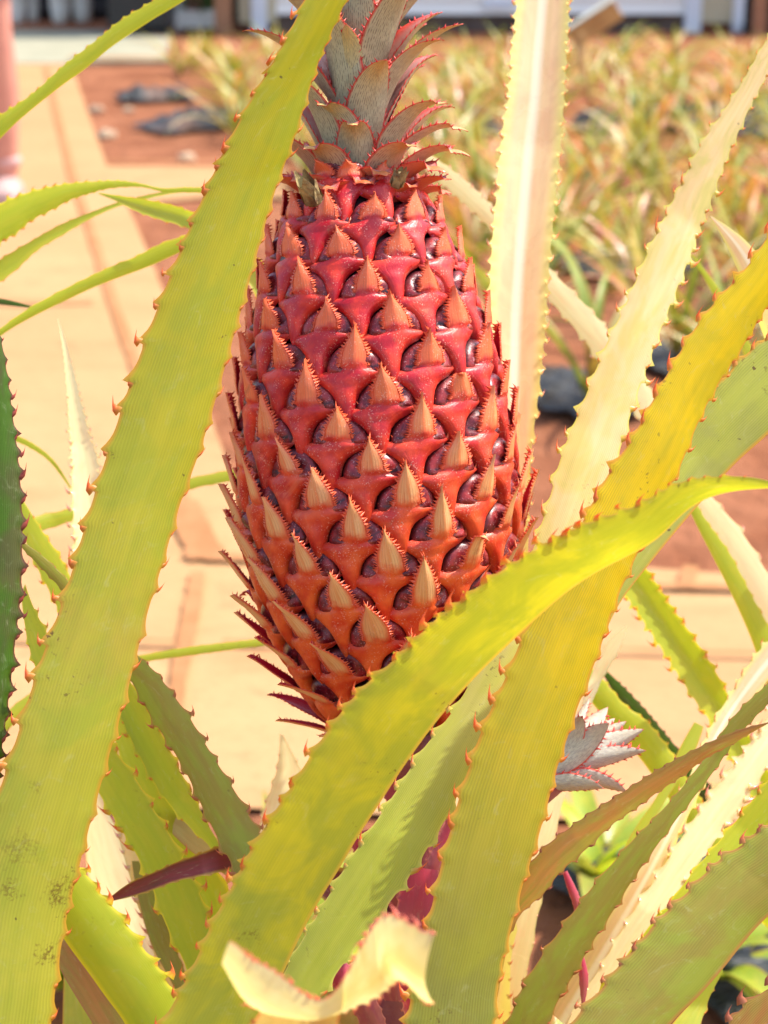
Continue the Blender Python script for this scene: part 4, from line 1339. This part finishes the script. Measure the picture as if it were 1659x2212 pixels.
def film(x0, y0, x1, y1, wid, lift, seed, label):
    a, b = G(x0, y0), G(x1, y1)
    L = (b - a).length
    t = (b - a).normalized()
    nn = Vector((-t.y, t.x, 0))
    nx, ny = 46, 22
    V, Fc = [], []
    for i in range(nx + 1):
        for j in range(ny + 1):
            u, v = i / nx, j / ny
            e = min(u, 1 - u, v, 1 - v) * 6
            p = a + t * L * u + nn * wid * (v - .5) * (1 + .3 * noise.noise(Vector((u * 3 + seed, 0, 0))))
            z = lift * min(1, e) * (0.25 + 0.6 * abs(noise.noise(Vector((u * L * 9 + seed, v * wid * 14, 2)))) + 0.5 * abs(noise.noise(Vector((u * L * 22, v * wid * 30 + seed, 7)))))
            V.append(p + Vector((noise.noise(Vector((u * 6, v * 5, seed))) * .03, noise.noise(Vector((u * 6, v * 5, seed + 9))) * .03, 0.018 + z)))
    for i in range(nx):
        for j in range(ny):
            k = i * (ny + 1) + j
            Fc.append((k, k + 1, k + ny + 2, k + ny + 1))
    o = mesh_obj('mulch_sheet', V, Fc, M['film'], None)
    tag(o, label, 'plastic sheet', 'black plastic mulch sheets in the field')
    return o


film(255, 222, 420, 216, 0.2, 0.06, 1, 'dark crumpled plastic mulch sheet farthest left, on the red soil')
film(320, 290, 600, 262, 0.24, 0.07, 2, 'grey and black crumpled plastic mulch sheet left of the crown, by the broad leaf')
film(880, 290, 1080, 288, 0.30, 0.10, 3, 'shiny plastic mulch sheet just right of the crown')
film(1240, 280, 1330, 285, 0.22, 0.08, 4, 'bluish plastic mulch scrap right of the tall pink leaf, below the sign')
film(1420, 285, 1530, 270, 0.3, 0.10, 5, 'dark plastic mulch lump in the middle of the field')
film(1580, 300, 1760, 250, 0.35, 0.10, 6, 'bright plastic mulch sheet at the right edge of the field')
film(1140, 880, 1330, 850, 0.34, 0.022, 7, 'large shiny crumpled plastic mulch sheet at the front of the field beside the fruit')
film(1380, 800, 1620, 770, 0.26, 0.022, 8, 'plastic mulch sheet behind the golden leaf at the front right of the field')
film(1220, 590, 1480, 570, 0.26, 0.025, 9, 'plastic mulch strip among the orange leaves in the middle rows')
film(1400, 2120, 1800, 2000, 0.45, 0.05, 10, 'dark plastic sheet added for the shadowed ground at the lower right corner')  # dark sheet added to stand in for shadow on the soil

# ------------------------------------------------------------------ field plants
FM = [leaf_mat('field_leaf_olive', (0.46, 0.42, 0.06), (0.24, 0.26, 0.04), None, stripe=0.1, spots=0, tl=0.26, tooth=(.5, .2, .1)),
      leaf_mat('field_leaf_orange', (0.62, 0.24, 0.08), (0.34, 0.24, 0.05), None, stripe=0.1, spots=0, tl=0.26),
      leaf_mat('field_leaf_green', (0.28, 0.34, 0.04), (0.18, 0.24, 0.04), None, stripe=0.1, spots=0, tl=0.26),
      leaf_mat('field_leaf_rose', (0.78, 0.34, 0.25), (0.45, 0.26, 0.10), None, stripe=0.1, spots=0, tl=0.24, rough=0.25, spec=0.8),
      leaf_mat('field_leaf_straw', (0.82, 0.68, 0.36), (0.50, 0.42, 0.14), None, stripe=0.1, spots=0, tl=0.24, rough=0.25, spec=0.8)]


def simple_leaf_mesh(L, w, curve, seed, mat, name='leaf'):
    "arching channelled blade standing at the origin, leaning to +x"
    rn = random.Random(seed)
    n = 14
    V, Fc, tt, th, uvs = [], [], [], [], []
    p = Vector((0, 0, 0))
    side = rn.uniform(-.25, .25)
    a0 = rn.uniform(0.15, 0.7)
    for i in range(n + 1):
        t = i / n
        ang = a0 + curve * t ** 1.6
        d = Vector((sin(ang), side * t, cos(ang))).normalized()
        ww = w * (0.75 + .25 * sin(t * 3.1)) * (1 - t ** 2.4) + 0.0005
        nn = Vector((-cos(ang), 0, sin(ang)))
        for j in range(5):
            q = -1 + j / 2
            V.append(p + Vector((0, q * ww / 2, 0)) + nn * (abs(q) * ww * .22))
            tt.append(1 - t)
            th.append(0.0)
            uvs.append((j / 4, t * L * 5))
        p = p + d * (L / n)
    for i in range(n):
        for j in range(4):
            k = i * 5 + j
            Fc.append((k, k + 1, k + 6, k + 5))
    me = bpy.data.meshes.new(name)
    me.from_pydata([tuple(v) for v in V], [], Fc)
    for an, vals in (('tt', tt), ('tooth', th)):
        a = me.attributes.new(an, 'FLOAT', 'POINT')
        a.data.foreach_set('value', vals)
    l = me.uv_layers.new(name='UVMap')
    dat = []
    for lp in me.loops:
        dat += list(uvs[lp.vertex_index])
    l.data.foreach_set('uv', dat)
    me.materials.append(mat)
    me.polygons.foreach_set('use_smooth', [True] * len(me.polygons))
    return me


LM = []
for k in range(22):
    LM.append(simple_leaf_mesh(0.28 + 0.16 * RND.random(), 0.017 + 0.010 * RND.random(), RND.uniform(0.5, 2.1), k, FM[[0, 4, 2, 0, 3, 0, 4, 2, 1, 0, 1][k % 11]]))


def field_plant(loc, label, group, nl, scale=1.0, pal=None, seed=0, hmul=1.0):
    rn = random.Random(seed * 7 + 3)
    e = empty('pineapple_plant', loc, label, 'pineapple plant', group)
    e.rotation_euler = (0, 0, rn.random() * 6.28)
    e.scale = (scale, scale, scale * hmul)
    for k in range(nl):
        me = rn.choice(pal or LM)
        o = bpy.data.objects.new('leaf', me)
        COL.objects.link(o)
        o.parent = e
        s = rn.uniform(0.7, 1.1)
        o.location = (0, 0, 0.01 + 0.002 * k)
        o.rotation_euler = (rn.uniform(-.1, .1), rn.uniform(-.35, .25), k * 2.39996 + rn.uniform(-.2, .2))
        o.scale = (s, s, s)
    return e


# planting area: everything right of the bed's slanting edge
def edge_x(y):
    # from (0.27, 3.1) to (-0.93, 8.0)
    return 0.30 + (y - 3.1) * (-1.22 / 4.9)


cnt = 0
y = 3.35
row = 0
while y < 9.5:
    x = max(edge_x(y), -0.80) - (0.10 if y > 6.5 else -0.12) + 0.1 * RND.random()
    xmax = 0.21 * y + 0.35
    while x < xmax:
        px, py = x + RND.uniform(-.06, .06), y + RND.uniform(-.08, .08)
        near = y < 4.3
        if near and RND.random() < 0.18:
            x += 0.3
            continue
        spx_ = 829.5 + F * px / (py / cos(TH) * 1.0)
        spy_ = 1106 - F * ((cos(TH) * -CH + sin(TH) * py) / (py * cos(TH) + CH * sin(TH)))
        if spx_ < 500 and spy_ > 185:
            x += 0.15
            continue
        if 1215 < spx_ < 1300 and 5.6 < py < 7.6:
            x += 0.15
            continue
        cnt += 1
        field_plant((px, py, 0.0), 'blurred pineapple plant with narrow orange and green leaves in the field behind the fruit', 'pineapple plants growing in the field',
                    13 if y < 6 else 11, RND.uniform(0.82, 1.08), None, cnt, 1.0 if y < 6 else (0.85 if y < 7.5 else 0.62))
        x += 0.22 if y < 6 else 0.25
    row += 1
    y += 0.27
print('FIELD', cnt)
# low leafy tufts in the near bed
GP = [simple_leaf_mesh(0.30, 0.040, 1.7, 100 + k, M[['lime', 'green', 'lime', 'olive'][k % 4]]) for k in range(6)]
for k, (x, y, lab) in enumerate([(1290, 1960, 'young pineapple plant with flopping yellow-green leaves on the soil below the grey slip'),
                                 (150, 2150, 'young green pineapple plant on the soil at the lower left corner'),
                                 (1530, 2150, 'young green pineapple plant in the shade at the lower right corner'),
                                 (620, 2080, 'young green pineapple plant hidden low between the stems left of the fruit stem')]):
    field_plant(G(x, y), lab, 'young pineapple plants in the near bed', 12, 0.75, GP, 900 + k, 0.6)

# ------------------------------------------------------------------ sign on its post
def box(V, Fc, c, sx, sy, sz, R=None, bev=0.0):
    b = len(V)
    for dx in (-1, 1):
        for dy in (-1, 1):
            for dz in (-1, 1):
                p = Vector((dx * sx / 2, dy * sy / 2, dz * sz / 2))
                if R:
                    p = R @ p
                V.append(p + Vector(c))
    for f in ((0, 1, 3, 2), (4, 6, 7, 5), (0, 4, 5, 1), (2, 3, 7, 6), (0, 2, 6, 4), (1, 5, 7, 3)):
        Fc.append(tuple(b + k for k in f))


def bevel(o, w=0.005, seg=2):
    md = o.modifiers.new('bevel', 'BEVEL')
    md.width = w
    md.segments = seg
    md.limit_method = 'ANGLE'
    return o


def boxes(name, lst, mat, parent=None, bw=0.004):
    V, Fc = [], []
    for it in lst:
        box(V, Fc, *it)
    o = mesh_obj(name, V, Fc, mat, parent, smooth=False)
    if bw:
        bevel(o, bw)
    return o


from mathutils import Matrix
M['wood'] = plain('sign_wood', (0.42, 0.20, 0.07), (0.55, 0.30, 0.11), 12, 0.7, 0.3, 0.4, 0.003)
M['slab'] = plain('sign_plate', (0.52, 0.52, 0.42), (0.60, 0.58, 0.46), 20, 0.5, 0.4, 0.1, 0.001)
M['postm'] = plain('post_wood_grey', (0.26, 0.22, 0.14), (0.36, 0.26, 0.15), 20, 0.8, 0.2, 0.4, 0.003)
foot = G(1281, 232)
sd = foot.y / cos(TH)
# distance of the sign along the view axis
dsg = (foot - CAM).dot(FW)
sign = empty('garden_sign', foot, 'small tilted brown wooden sign on a thin bent post among the field plants', 'sign')
pp = [G(1281, 235), P(1272, 190, dsg), P(1262, 150, dsg), P(1256, 120, dsg), P(1253, 92, dsg)]
tube('post', pp, [.013, .013, .014, .018, .020], M['wood'], sign, 10)
c0 = P(1286, 52, dsg)
Rm = Matrix.Rotation(radians(-33), 3, 'Y') @ Matrix.Rotation(radians(12), 3, 'X')
brd = boxes('board', [(c0, 0.215, 0.012, 0.085, Rm)], M['wood'], sign)
pl = boxes('plate', [(c0 + Rm @ Vector((0, 0.004, 0.047)), 0.22, 0.035, 0.008, Rm)], M['slab'], sign, 0.002)
boxes('bracket', [(P(1256, 86, dsg - .01), 0.03, 0.03, 0.05, None)], M['wood'], sign)

# ------------------------------------------------------------------ building
YB = G(1000, 70).y
M['siding'] = plain('siding_paint', (0.84, 0.81, 0.72), (0.86, 0.83, 0.75), 2, 0.6, 0.3, 0.1, 0.002)
M['trim'] = plain('trim_paint', (0.66, 0.70, 0.72), (0.72, 0.75, 0.77), 3, 0.5, 0.3, 0.1, 0.002)
M['panel'] = plain('beige_panel', (0.50, 0.44, 0.28), (0.56, 0.49, 0.32), 3, 0.7, 0.3, 0.1, 0.002)
M['void'] = plain('dark_interior', (0.012, 0.010, 0.009), (0.03, 0.022, 0.018), 3, 0.8, 0.2, 0.2, 0.01)  # near-black colour carries the shade of the porch depth
M['brownw'] = plain('brown_wood', (0.26, 0.12, 0.06), (0.36, 0.18, 0.09), 6, 0.7, 0.3, 0.3, 0.003)
M['plinth'] = plain('shaded_plinth', (0.09, 0.065, 0.05), (0.14, 0.10, 0.08), 6, 0.9, 0.1, 0.3, 0.01)  # shaded gap under the siding put into a dark colour


def xat(px):
    return (px - 829.5) / F * ((Vector((0, YB, 0.1)) - CAM).dot(FW))


bld = empty('garden_building', (1.0, YB, 0), 'single-storey building with pale horizontal siding and beige panel behind the field', 'building')
# clapboards, each lapped over the one below
V, Fc = [], []
x0, x1 = xat(596), xat(1482)
z = 0.10
V2 = []
while z < 2.6:
    b = len(V)
    hgt_ = 0.088
    for x in (x0, x1):
        V += [Vector((x, YB, z)), Vector((x, YB + 0.02, z + hgt_)), Vector((x, YB + 0.03, z)), Vector((x, YB + 0.03, z + hgt_))]
    Fc += [(b, b + 4, b + 5, b + 1), (b, b + 2, b + 6, b + 4), (b + 1, b + 5, b + 7, b + 3), (b, b + 1, b + 3, b + 2), (b + 4, b + 6, b + 7, b + 5)]
    z += hgt_ - 0.004
mesh_obj('siding', V, Fc, M['siding'], bld, smooth=False)
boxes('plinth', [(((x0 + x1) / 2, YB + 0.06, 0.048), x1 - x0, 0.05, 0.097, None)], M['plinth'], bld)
boxes('vent', [((xat(1076), YB - 0.004, 0.155), 0.17, 0.02, 0.05, None)], M['trim'], bld)
boxes('corner_trim', [((xat(1496), YB, 1.3), 0.09, 0.06, 2.6, None)], M['trim'], bld)
boxes('corner_trim', [((xat(1594), YB, 1.3), 0.06, 0.06, 2.6, None)], M['trim'], bld)
boxes('panel', [((xat(1547), YB + 0.02, 1.31), xat(1587) - xat(1508), 0.05, 2.52, None)], M['panel'], bld)
boxes('corner_trim', [((xat(560), YB, 1.3), 0.085, 0.06, 2.6, None)], M['trim'], bld)
boxes('panel', [((xat(532), YB + 0.02, 1.31), 0.09, 0.05, 2.52, None)], M['panel'], bld)
boxes('panel', [((xat(584), YB + 0.03, 1.31), 0.07, 0.05, 2.52, None)], M['panel'], bld)
boxes('porch_post', [((xat(1622), YB - 0.25, 1.3), 0.07, 0.07, 2.6, None)], M['brownw'], bld)
boxes('porch_post', [((xat(485), YB - 0.1, 1.3), 0.09, 0.09, 2.6, None)], M['brownw'], bld)
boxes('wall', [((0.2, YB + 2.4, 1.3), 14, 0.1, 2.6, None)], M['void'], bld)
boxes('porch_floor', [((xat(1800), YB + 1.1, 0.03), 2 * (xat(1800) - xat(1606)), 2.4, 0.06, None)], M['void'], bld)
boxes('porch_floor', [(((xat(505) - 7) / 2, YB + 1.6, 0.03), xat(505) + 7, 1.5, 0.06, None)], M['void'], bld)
xl_ = xat(470)
boxes('roof', [(((xl_ + 7.7) / 2, YB + 1.75, 2.68), 7.7 - xl_, 3.2, 0.12, None)], M['brownw'], bld)
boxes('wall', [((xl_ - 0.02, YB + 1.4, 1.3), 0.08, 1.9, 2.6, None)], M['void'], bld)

# ------------------------------------------------------------------ things on the porch side
M['white'] = plain('white_glaze', (0.80, 0.79, 0.70), (0.74, 0.74, 0.64), 6, 0.4, 0.4, 0.1, 0.002)
M['blackp'] = plain('black_plastic', (0.012, 0.012, 0.014), (0.02, 0.02, 0.022), 6, 0.4, 0.4, 0.1, 0.002)
M['foliage'] = plain('pot_foliage', (0.06, 0.12, 0.03), (0.12, 0.20, 0.05), 40, 0.6, 0.3, 0.2, 0.002)
M['petal'] = plain('pink_petal', (0.75, 0.30, 0.28), (0.80, 0.42, 0.36), 40, 0.6, 0.3, 0.2, 0.002)


def lathe(name, c, prof, mat, parent, seg=24):
    V, Fc = [], []
    for (r, z) in prof:
        for j in range(seg):
            a = 2 * pi * j / seg
            V.append(Vector(c) + Vector((r * cos(a), r * sin(a), z)))
    for i in range(len(prof) - 1):
        for j in range(seg):
            Fc.append((i * seg + j, i * seg + (j + 1) % seg, (i + 1) * seg + (j + 1) % seg, (i + 1) * seg + j))
    Fc.append(tuple(range(seg - 1, -1, -1)))
    return mesh_obj(name, V, Fc, mat, parent)


def tuft(name, c, r, h, n, mat, parent, seed, lw=0.03):
    rn = random.Random(seed)
    V, Fc = [], []
    for k in range(n):
        a = rn.random() * 6.28
        q = rn.random() ** .5
        p = Vector(c) + Vector((cos(a) * q * r, sin(a) * q * r, rn.random() * h))
        d = Vector((rn.uniform(-1, 1), rn.uniform(-1, 1), rn.uniform(-.3, 1))).normalized() * lw
        e = d.cross(Vector((rn.random(), rn.random(), rn.random()))).normalized() * lw * .4
        b = len(V)
        V += [p - d, p + e, p + d, p - e]
        Fc.append((b, b + 1, b + 2, b + 3))
    return mesh_obj(name, V, Fc, mat, parent, smooth=False)


for k, (x, y, r, lab) in enumerate([(38, 47, .055, 'white flower pot standing leftmost in front of the dark porch'), (72, 44, .035, 'slim white flower pot, second from the left in front of the dark porch'),
                                    (132, 47, .06, 'round white flower pot, third from the left in front of the dark porch'), (178, 45, .06, 'white flower pot next to the tall black bin')]):
    c = G(x, y + 4)
    e = empty('flower_pot', c, lab, 'flower pot', 'white flower pots at the porch')
    lathe('pot', c, [(r * .6, 0), (r * .85, .02), (r, .10), (r * 1.05, .16), (r * 1.15, .165), (r * 1.15, .19), (r, .19), (r * .9, .16), (0.001, .155)], M['white'], e)
    tuft('foliage', c + Vector((0, 0, .2)), r * 1.2, .16, 140, M['foliage'], e, k)
c = G(302, 80)
binn = empty('waste_bin', c, 'tall black plastic bin standing on the pale sidewalk', 'bin')
boxes('body', [(c + Vector((0, .15, .46)), .34, .34, .84, None)], M['blackp'], binn, 0.02)
boxes('lid', [(c + Vector((0, .14, .915)), .37, .38, .06, None)], M['blackp'], binn, 0.02)
boxes('foot', [(c + Vector((0, .15, .02)), .28, .28, .04, None)], M['blackp'], binn, 0.01)
c = G(428, 70)
pl_ = empty('planter_box', c, 'long white planter box with pink flowers in front of the dark porch', 'planter')
w_ = 110 / F * dsg * 1.35
boxes('box', [(c + Vector((0, .1, .07)), w_, .16, .10, None)], M['white'], pl_, 0.006)
boxes('leg', [(c + Vector((-w_ * .42, .1, .01)), .03, .12, .02, None)], M['white'], pl_, 0.002)
boxes('leg', [(c + Vector((w_ * .42, .1, .01)), .03, .12, .02, None)], M['white'], pl_, 0.002)
tuft('foliage', c + Vector((0, .1, .12)), w_ * .42, .16, 300, M['foliage'], pl_, 5)
tuft('flower', c + Vector((-.02, .06, .12)), .05, .10, 60, M['petal'], pl_, 6, .025)
tuft('flower', c + Vector((-w_ * .40, .06, .12)), .05, .18, 60, M['white'], pl_, 8, .025)

# ------------------------------------------------------------------ person standing on the path, cut by the left edge
M['skin'] = plain('skin', (0.56, 0.23, 0.17), (0.62, 0.28, 0.20), 20, 0.5, 0.4, 0.1, 0.001)
M['shorts'] = plain('shorts_cloth', (0.10, 0.07, 0.12), (0.15, 0.10, 0.16), 60, 0.9, 0.1, 0.3, 0.002)
M['shirt'] = plain('shirt_cloth', (0.30, 0.34, 0.42), (0.36, 0.40, 0.48), 60, 0.9, 0.1, 0.3, 0.002)
M['sock'] = plain('pink_sock', (0.58, 0.34, 0.31), (0.62, 0.38, 0.34), 60, 0.9, 0.1, 0.3, 0.002)
M['shoe'] = plain('white_shoe', (0.42, 0.27, 0.24), (0.46, 0.30, 0.27), 40, 0.7, 0.3, 0.2, 0.002)
M['hair'] = plain('brown_hair', (0.05, 0.03, 0.02), (0.09, 0.05, 0.03), 80, 0.6, 0.3, 0.6, 0.003)
pf = G(6, 452)


def skin_obj(name, verts, edges, radii, mat, parent, sub=2, root=0):
    me = bpy.data.meshes.new(name)
    me.from_pydata([tuple(v) for v in verts], edges, [])
    o = bpy.data.objects.new(name, me)
    COL.objects.link(o)
    md = o.modifiers.new('skin', 'SKIN')
    md.use_smooth_shade = True
    for i, r in enumerate(radii):
        rr = r if isinstance(r, tuple) else (r, r)
        me.skin_vertices[0].data[i].radius = rr
        me.skin_vertices[0].data[i].use_root = (i == root)
    sm = o.modifiers.new('sub', 'SUBSURF')
    sm.levels = sm.render_levels = sub
    me.materials.append(mat)
    if parent:
        o.parent = parent
        o.matrix_parent_inverse = parent.matrix_basis.inverted()
    return o


X, Y = pf.x - 0.10, pf.y + 0.02


def B_(x, y, z):
    return Vector((X + x, Y + y, z))


person = empty('person', (X, Y, 0), 'person in dark shorts and pink socks on the path, cut by the left edge', 'person')
bv = [B_(0, 0, .93), B_(0, .0, 1.10), B_(0, .01, 1.30), B_(0, .01, 1.43), B_(0, 0, 1.50), B_(0, -.01, 1.58), B_(0, -.02, 1.66),
      B_(.09, 0, .88), B_(.105, -.01, .50), B_(.11, .015, .32), B_(.11, .02, .10), B_(.11, .02, .06), B_(.12, -.12, .035),
      B_(-.09, 0, .88), B_(-.11, .01, .50), B_(-.115, .03, .32), B_(-.12, .03, .10), B_(-.12, .03, .06), B_(-.13, -.11, .035),
      B_(.17, .01, 1.40), B_(.22, .02, 1.13), B_(.22, -.05, .89), B_(-.17, .01, 1.40), B_(-.23, .02, 1.13), B_(-.23, -.05, .89)]
be = [(0, 1), (1, 2), (2, 3), (3, 4), (4, 5), (5, 6), (0, 7), (7, 8), (8, 9), (9, 10), (10, 11), (11, 12), (0, 13), (13, 14), (14, 15), (15, 16), (16, 17), (17, 18), (3, 19), (19, 20), (20, 21), (3, 22), (22, 23), (23, 24)]
br = [(.15, .11), (.13, .10), (.155, .11), (.12, .09), .05, (.075, .09), (.07, .085), .085, .052, .056, .036, .035, .03, .085, .052, .056, .036, .035, .03, .055, .042, .026, .055, .042, .026]
# hands with five fingers each join the arm
for sx, w in ((1, 21), (-1, 24)):
    b0 = len(bv)
    x_ = sx * .22
    bv.append(B_(x_, -.07, .84))
    br.append((.018, .032))
    be.append((w, b0))
    for q in range(4):
        yy = -.105 + q * .022
        k = len(bv)
        bv += [B_(x_, yy, .80), B_(x_ - sx * .006, yy - .004, .765 - (0.006 if q in (1, 2) else 0)), B_(x_ - sx * .018, yy - .004, .735 - (0.006 if q in (1, 2) else 0))]
        br += [.0095, .0085, .007]
        be += [(b0, k), (k, k + 1), (k + 1, k + 2)]
    k = len(bv)
    bv += [B_(x_ - sx * .015, -.115, .835), B_(x_ - sx * .022, -.13, .805)]
    br += [.010, .0085]
    be += [(b0, k), (k, k + 1)]
skin_obj('body', bv, be, br, M['skin'], person)
skin_obj('shorts', [B_(0, 0, 1.0), B_(0, 0, .90), B_(.10, -.005, .72), B_(.108, -.005, .56), B_(-.10, .0, .72), B_(-.115, .01, .56)], [(0, 1), (1, 2), (2, 3), (1, 4), (4, 5)], [(.17, .13), (.17, .13), .11, .10, .11, .10], M['shorts'], person)
skin_obj('shirt', [B_(0, 0, .96), B_(0, 0, 1.15), B_(0, .01, 1.32), B_(0, .01, 1.44), B_(.18, .01, 1.39), B_(.225, .02, 1.20), B_(-.18, .01, 1.39), B_(-.235, .02, 1.20)], [(0, 1), (1, 2), (2, 3), (3, 4), (4, 5), (3, 6), (6, 7)],
         [(.175, .135), (.155, .125), (.175, .13), (.10, .085), .07, .062, .07, .062], M['shirt'], person)
skin_obj('hair', [B_(0, .02, 1.73), B_(0, .055, 1.66), B_(0, .06, 1.58)], [(0, 1), (1, 2)], [(.082, .075), (.08, .06), (.06, .035)], M['hair'], person)
for sx, yy in ((1, .02), (-1, .03)):
    skin_obj('sock', [B_(sx * .115, yy, .16), B_(sx * .115, yy, .10)], [(0, 1)], [.048, .046], M['sock'], person)
    skin_obj('shoe', [B_(sx * .115, yy + .03, .05), B_(sx * .118, yy - .06, .05), B_(sx * .122, yy - .16, .04)], [(0, 1), (1, 2)], [(.05, .045), (.05, .045), (.045, .035)], M['shoe'], person)
# face
fc = mesh_obj('nose', [B_(-.012, -.10, 1.60), B_(.012, -.10, 1.60), B_(0, -.105, 1.64), B_(0, -.125, 1.605)], [(0, 1, 3), (1, 2, 3), (2, 0, 3)], M['skin'], person)

# ------------------------------------------------------------------ camera, light
cam_d = bpy.data.cameras.new('Camera')
cam = bpy.data.objects.new('Camera', cam_d)
COL.objects.link(cam)
cam.location = CAM
cam.rotation_euler = (radians(90) - TH, 0, 0)
cam_d.sensor_fit = 'VERTICAL'
cam_d.sensor_height = 36
cam_d.lens = 18 / math.tan(radians(15))
cam_d.clip_start = 0.02
cam_d.clip_end = 500
cam_d.dof.use_dof = True
cam_d.dof.focus_distance = 0.765
cam_d.dof.aperture_fstop = 14.0
scene.camera = cam

SUN_AZ = globals().get('SUN_AZ', 74.0)     # degrees from +Y (away from camera) towards +X
SUN_EL = globals().get('SUN_EL', 60.0)
w = bpy.data.worlds.new('World')
scene.world = w
w.use_nodes = True
nt = w.node_tree
nt.nodes.clear()
wo = nt.nodes.new('ShaderNodeOutputWorld')
bg = nt.nodes.new('ShaderNodeBackground')
sky = nt.nodes.new('ShaderNodeTexSky')
sky.sky_type = 'NISHITA'
sky.sun_disc = False
sky.sun_elevation = radians(SUN_EL)
sky.sun_rotation = radians(SUN_AZ)
sky.dust_density = 2.0
sky.air_density = 1.0
sky.ozone_density = 1.0
bg.inputs[1].default_value = 0.13
nt.links.new(sky.outputs[0], bg.inputs[0])
nt.links.new(bg.outputs[0], wo.inputs[0])
sl = bpy.data.lights.new('Sun', 'SUN')
sl.energy = 2.5
sl.angle = radians(0.5)
sl.color = (1.0, 0.94, 0.84)
so = bpy.data.objects.new('Sun', sl)
COL.objects.link(so)
d = Vector((sin(radians(SUN_AZ)) * cos(radians(SUN_EL)), cos(radians(SUN_AZ)) * cos(radians(SUN_EL)), sin(radians(SUN_EL))))
so.rotation_euler = d.to_track_quat('Z', 'Y').to_euler()
so.location = d * 20
vs = scene.view_settings
scene.display_settings.display_device = 'sRGB'
vs.view_transform = 'Standard'
vs.look = 'None'
vs.gamma = 1.0
vs.exposure = 1.60
vs.use_curve_mapping = False
scene.cycles.max_bounces = 8
scene.cycles.transparent_max_bounces = 4
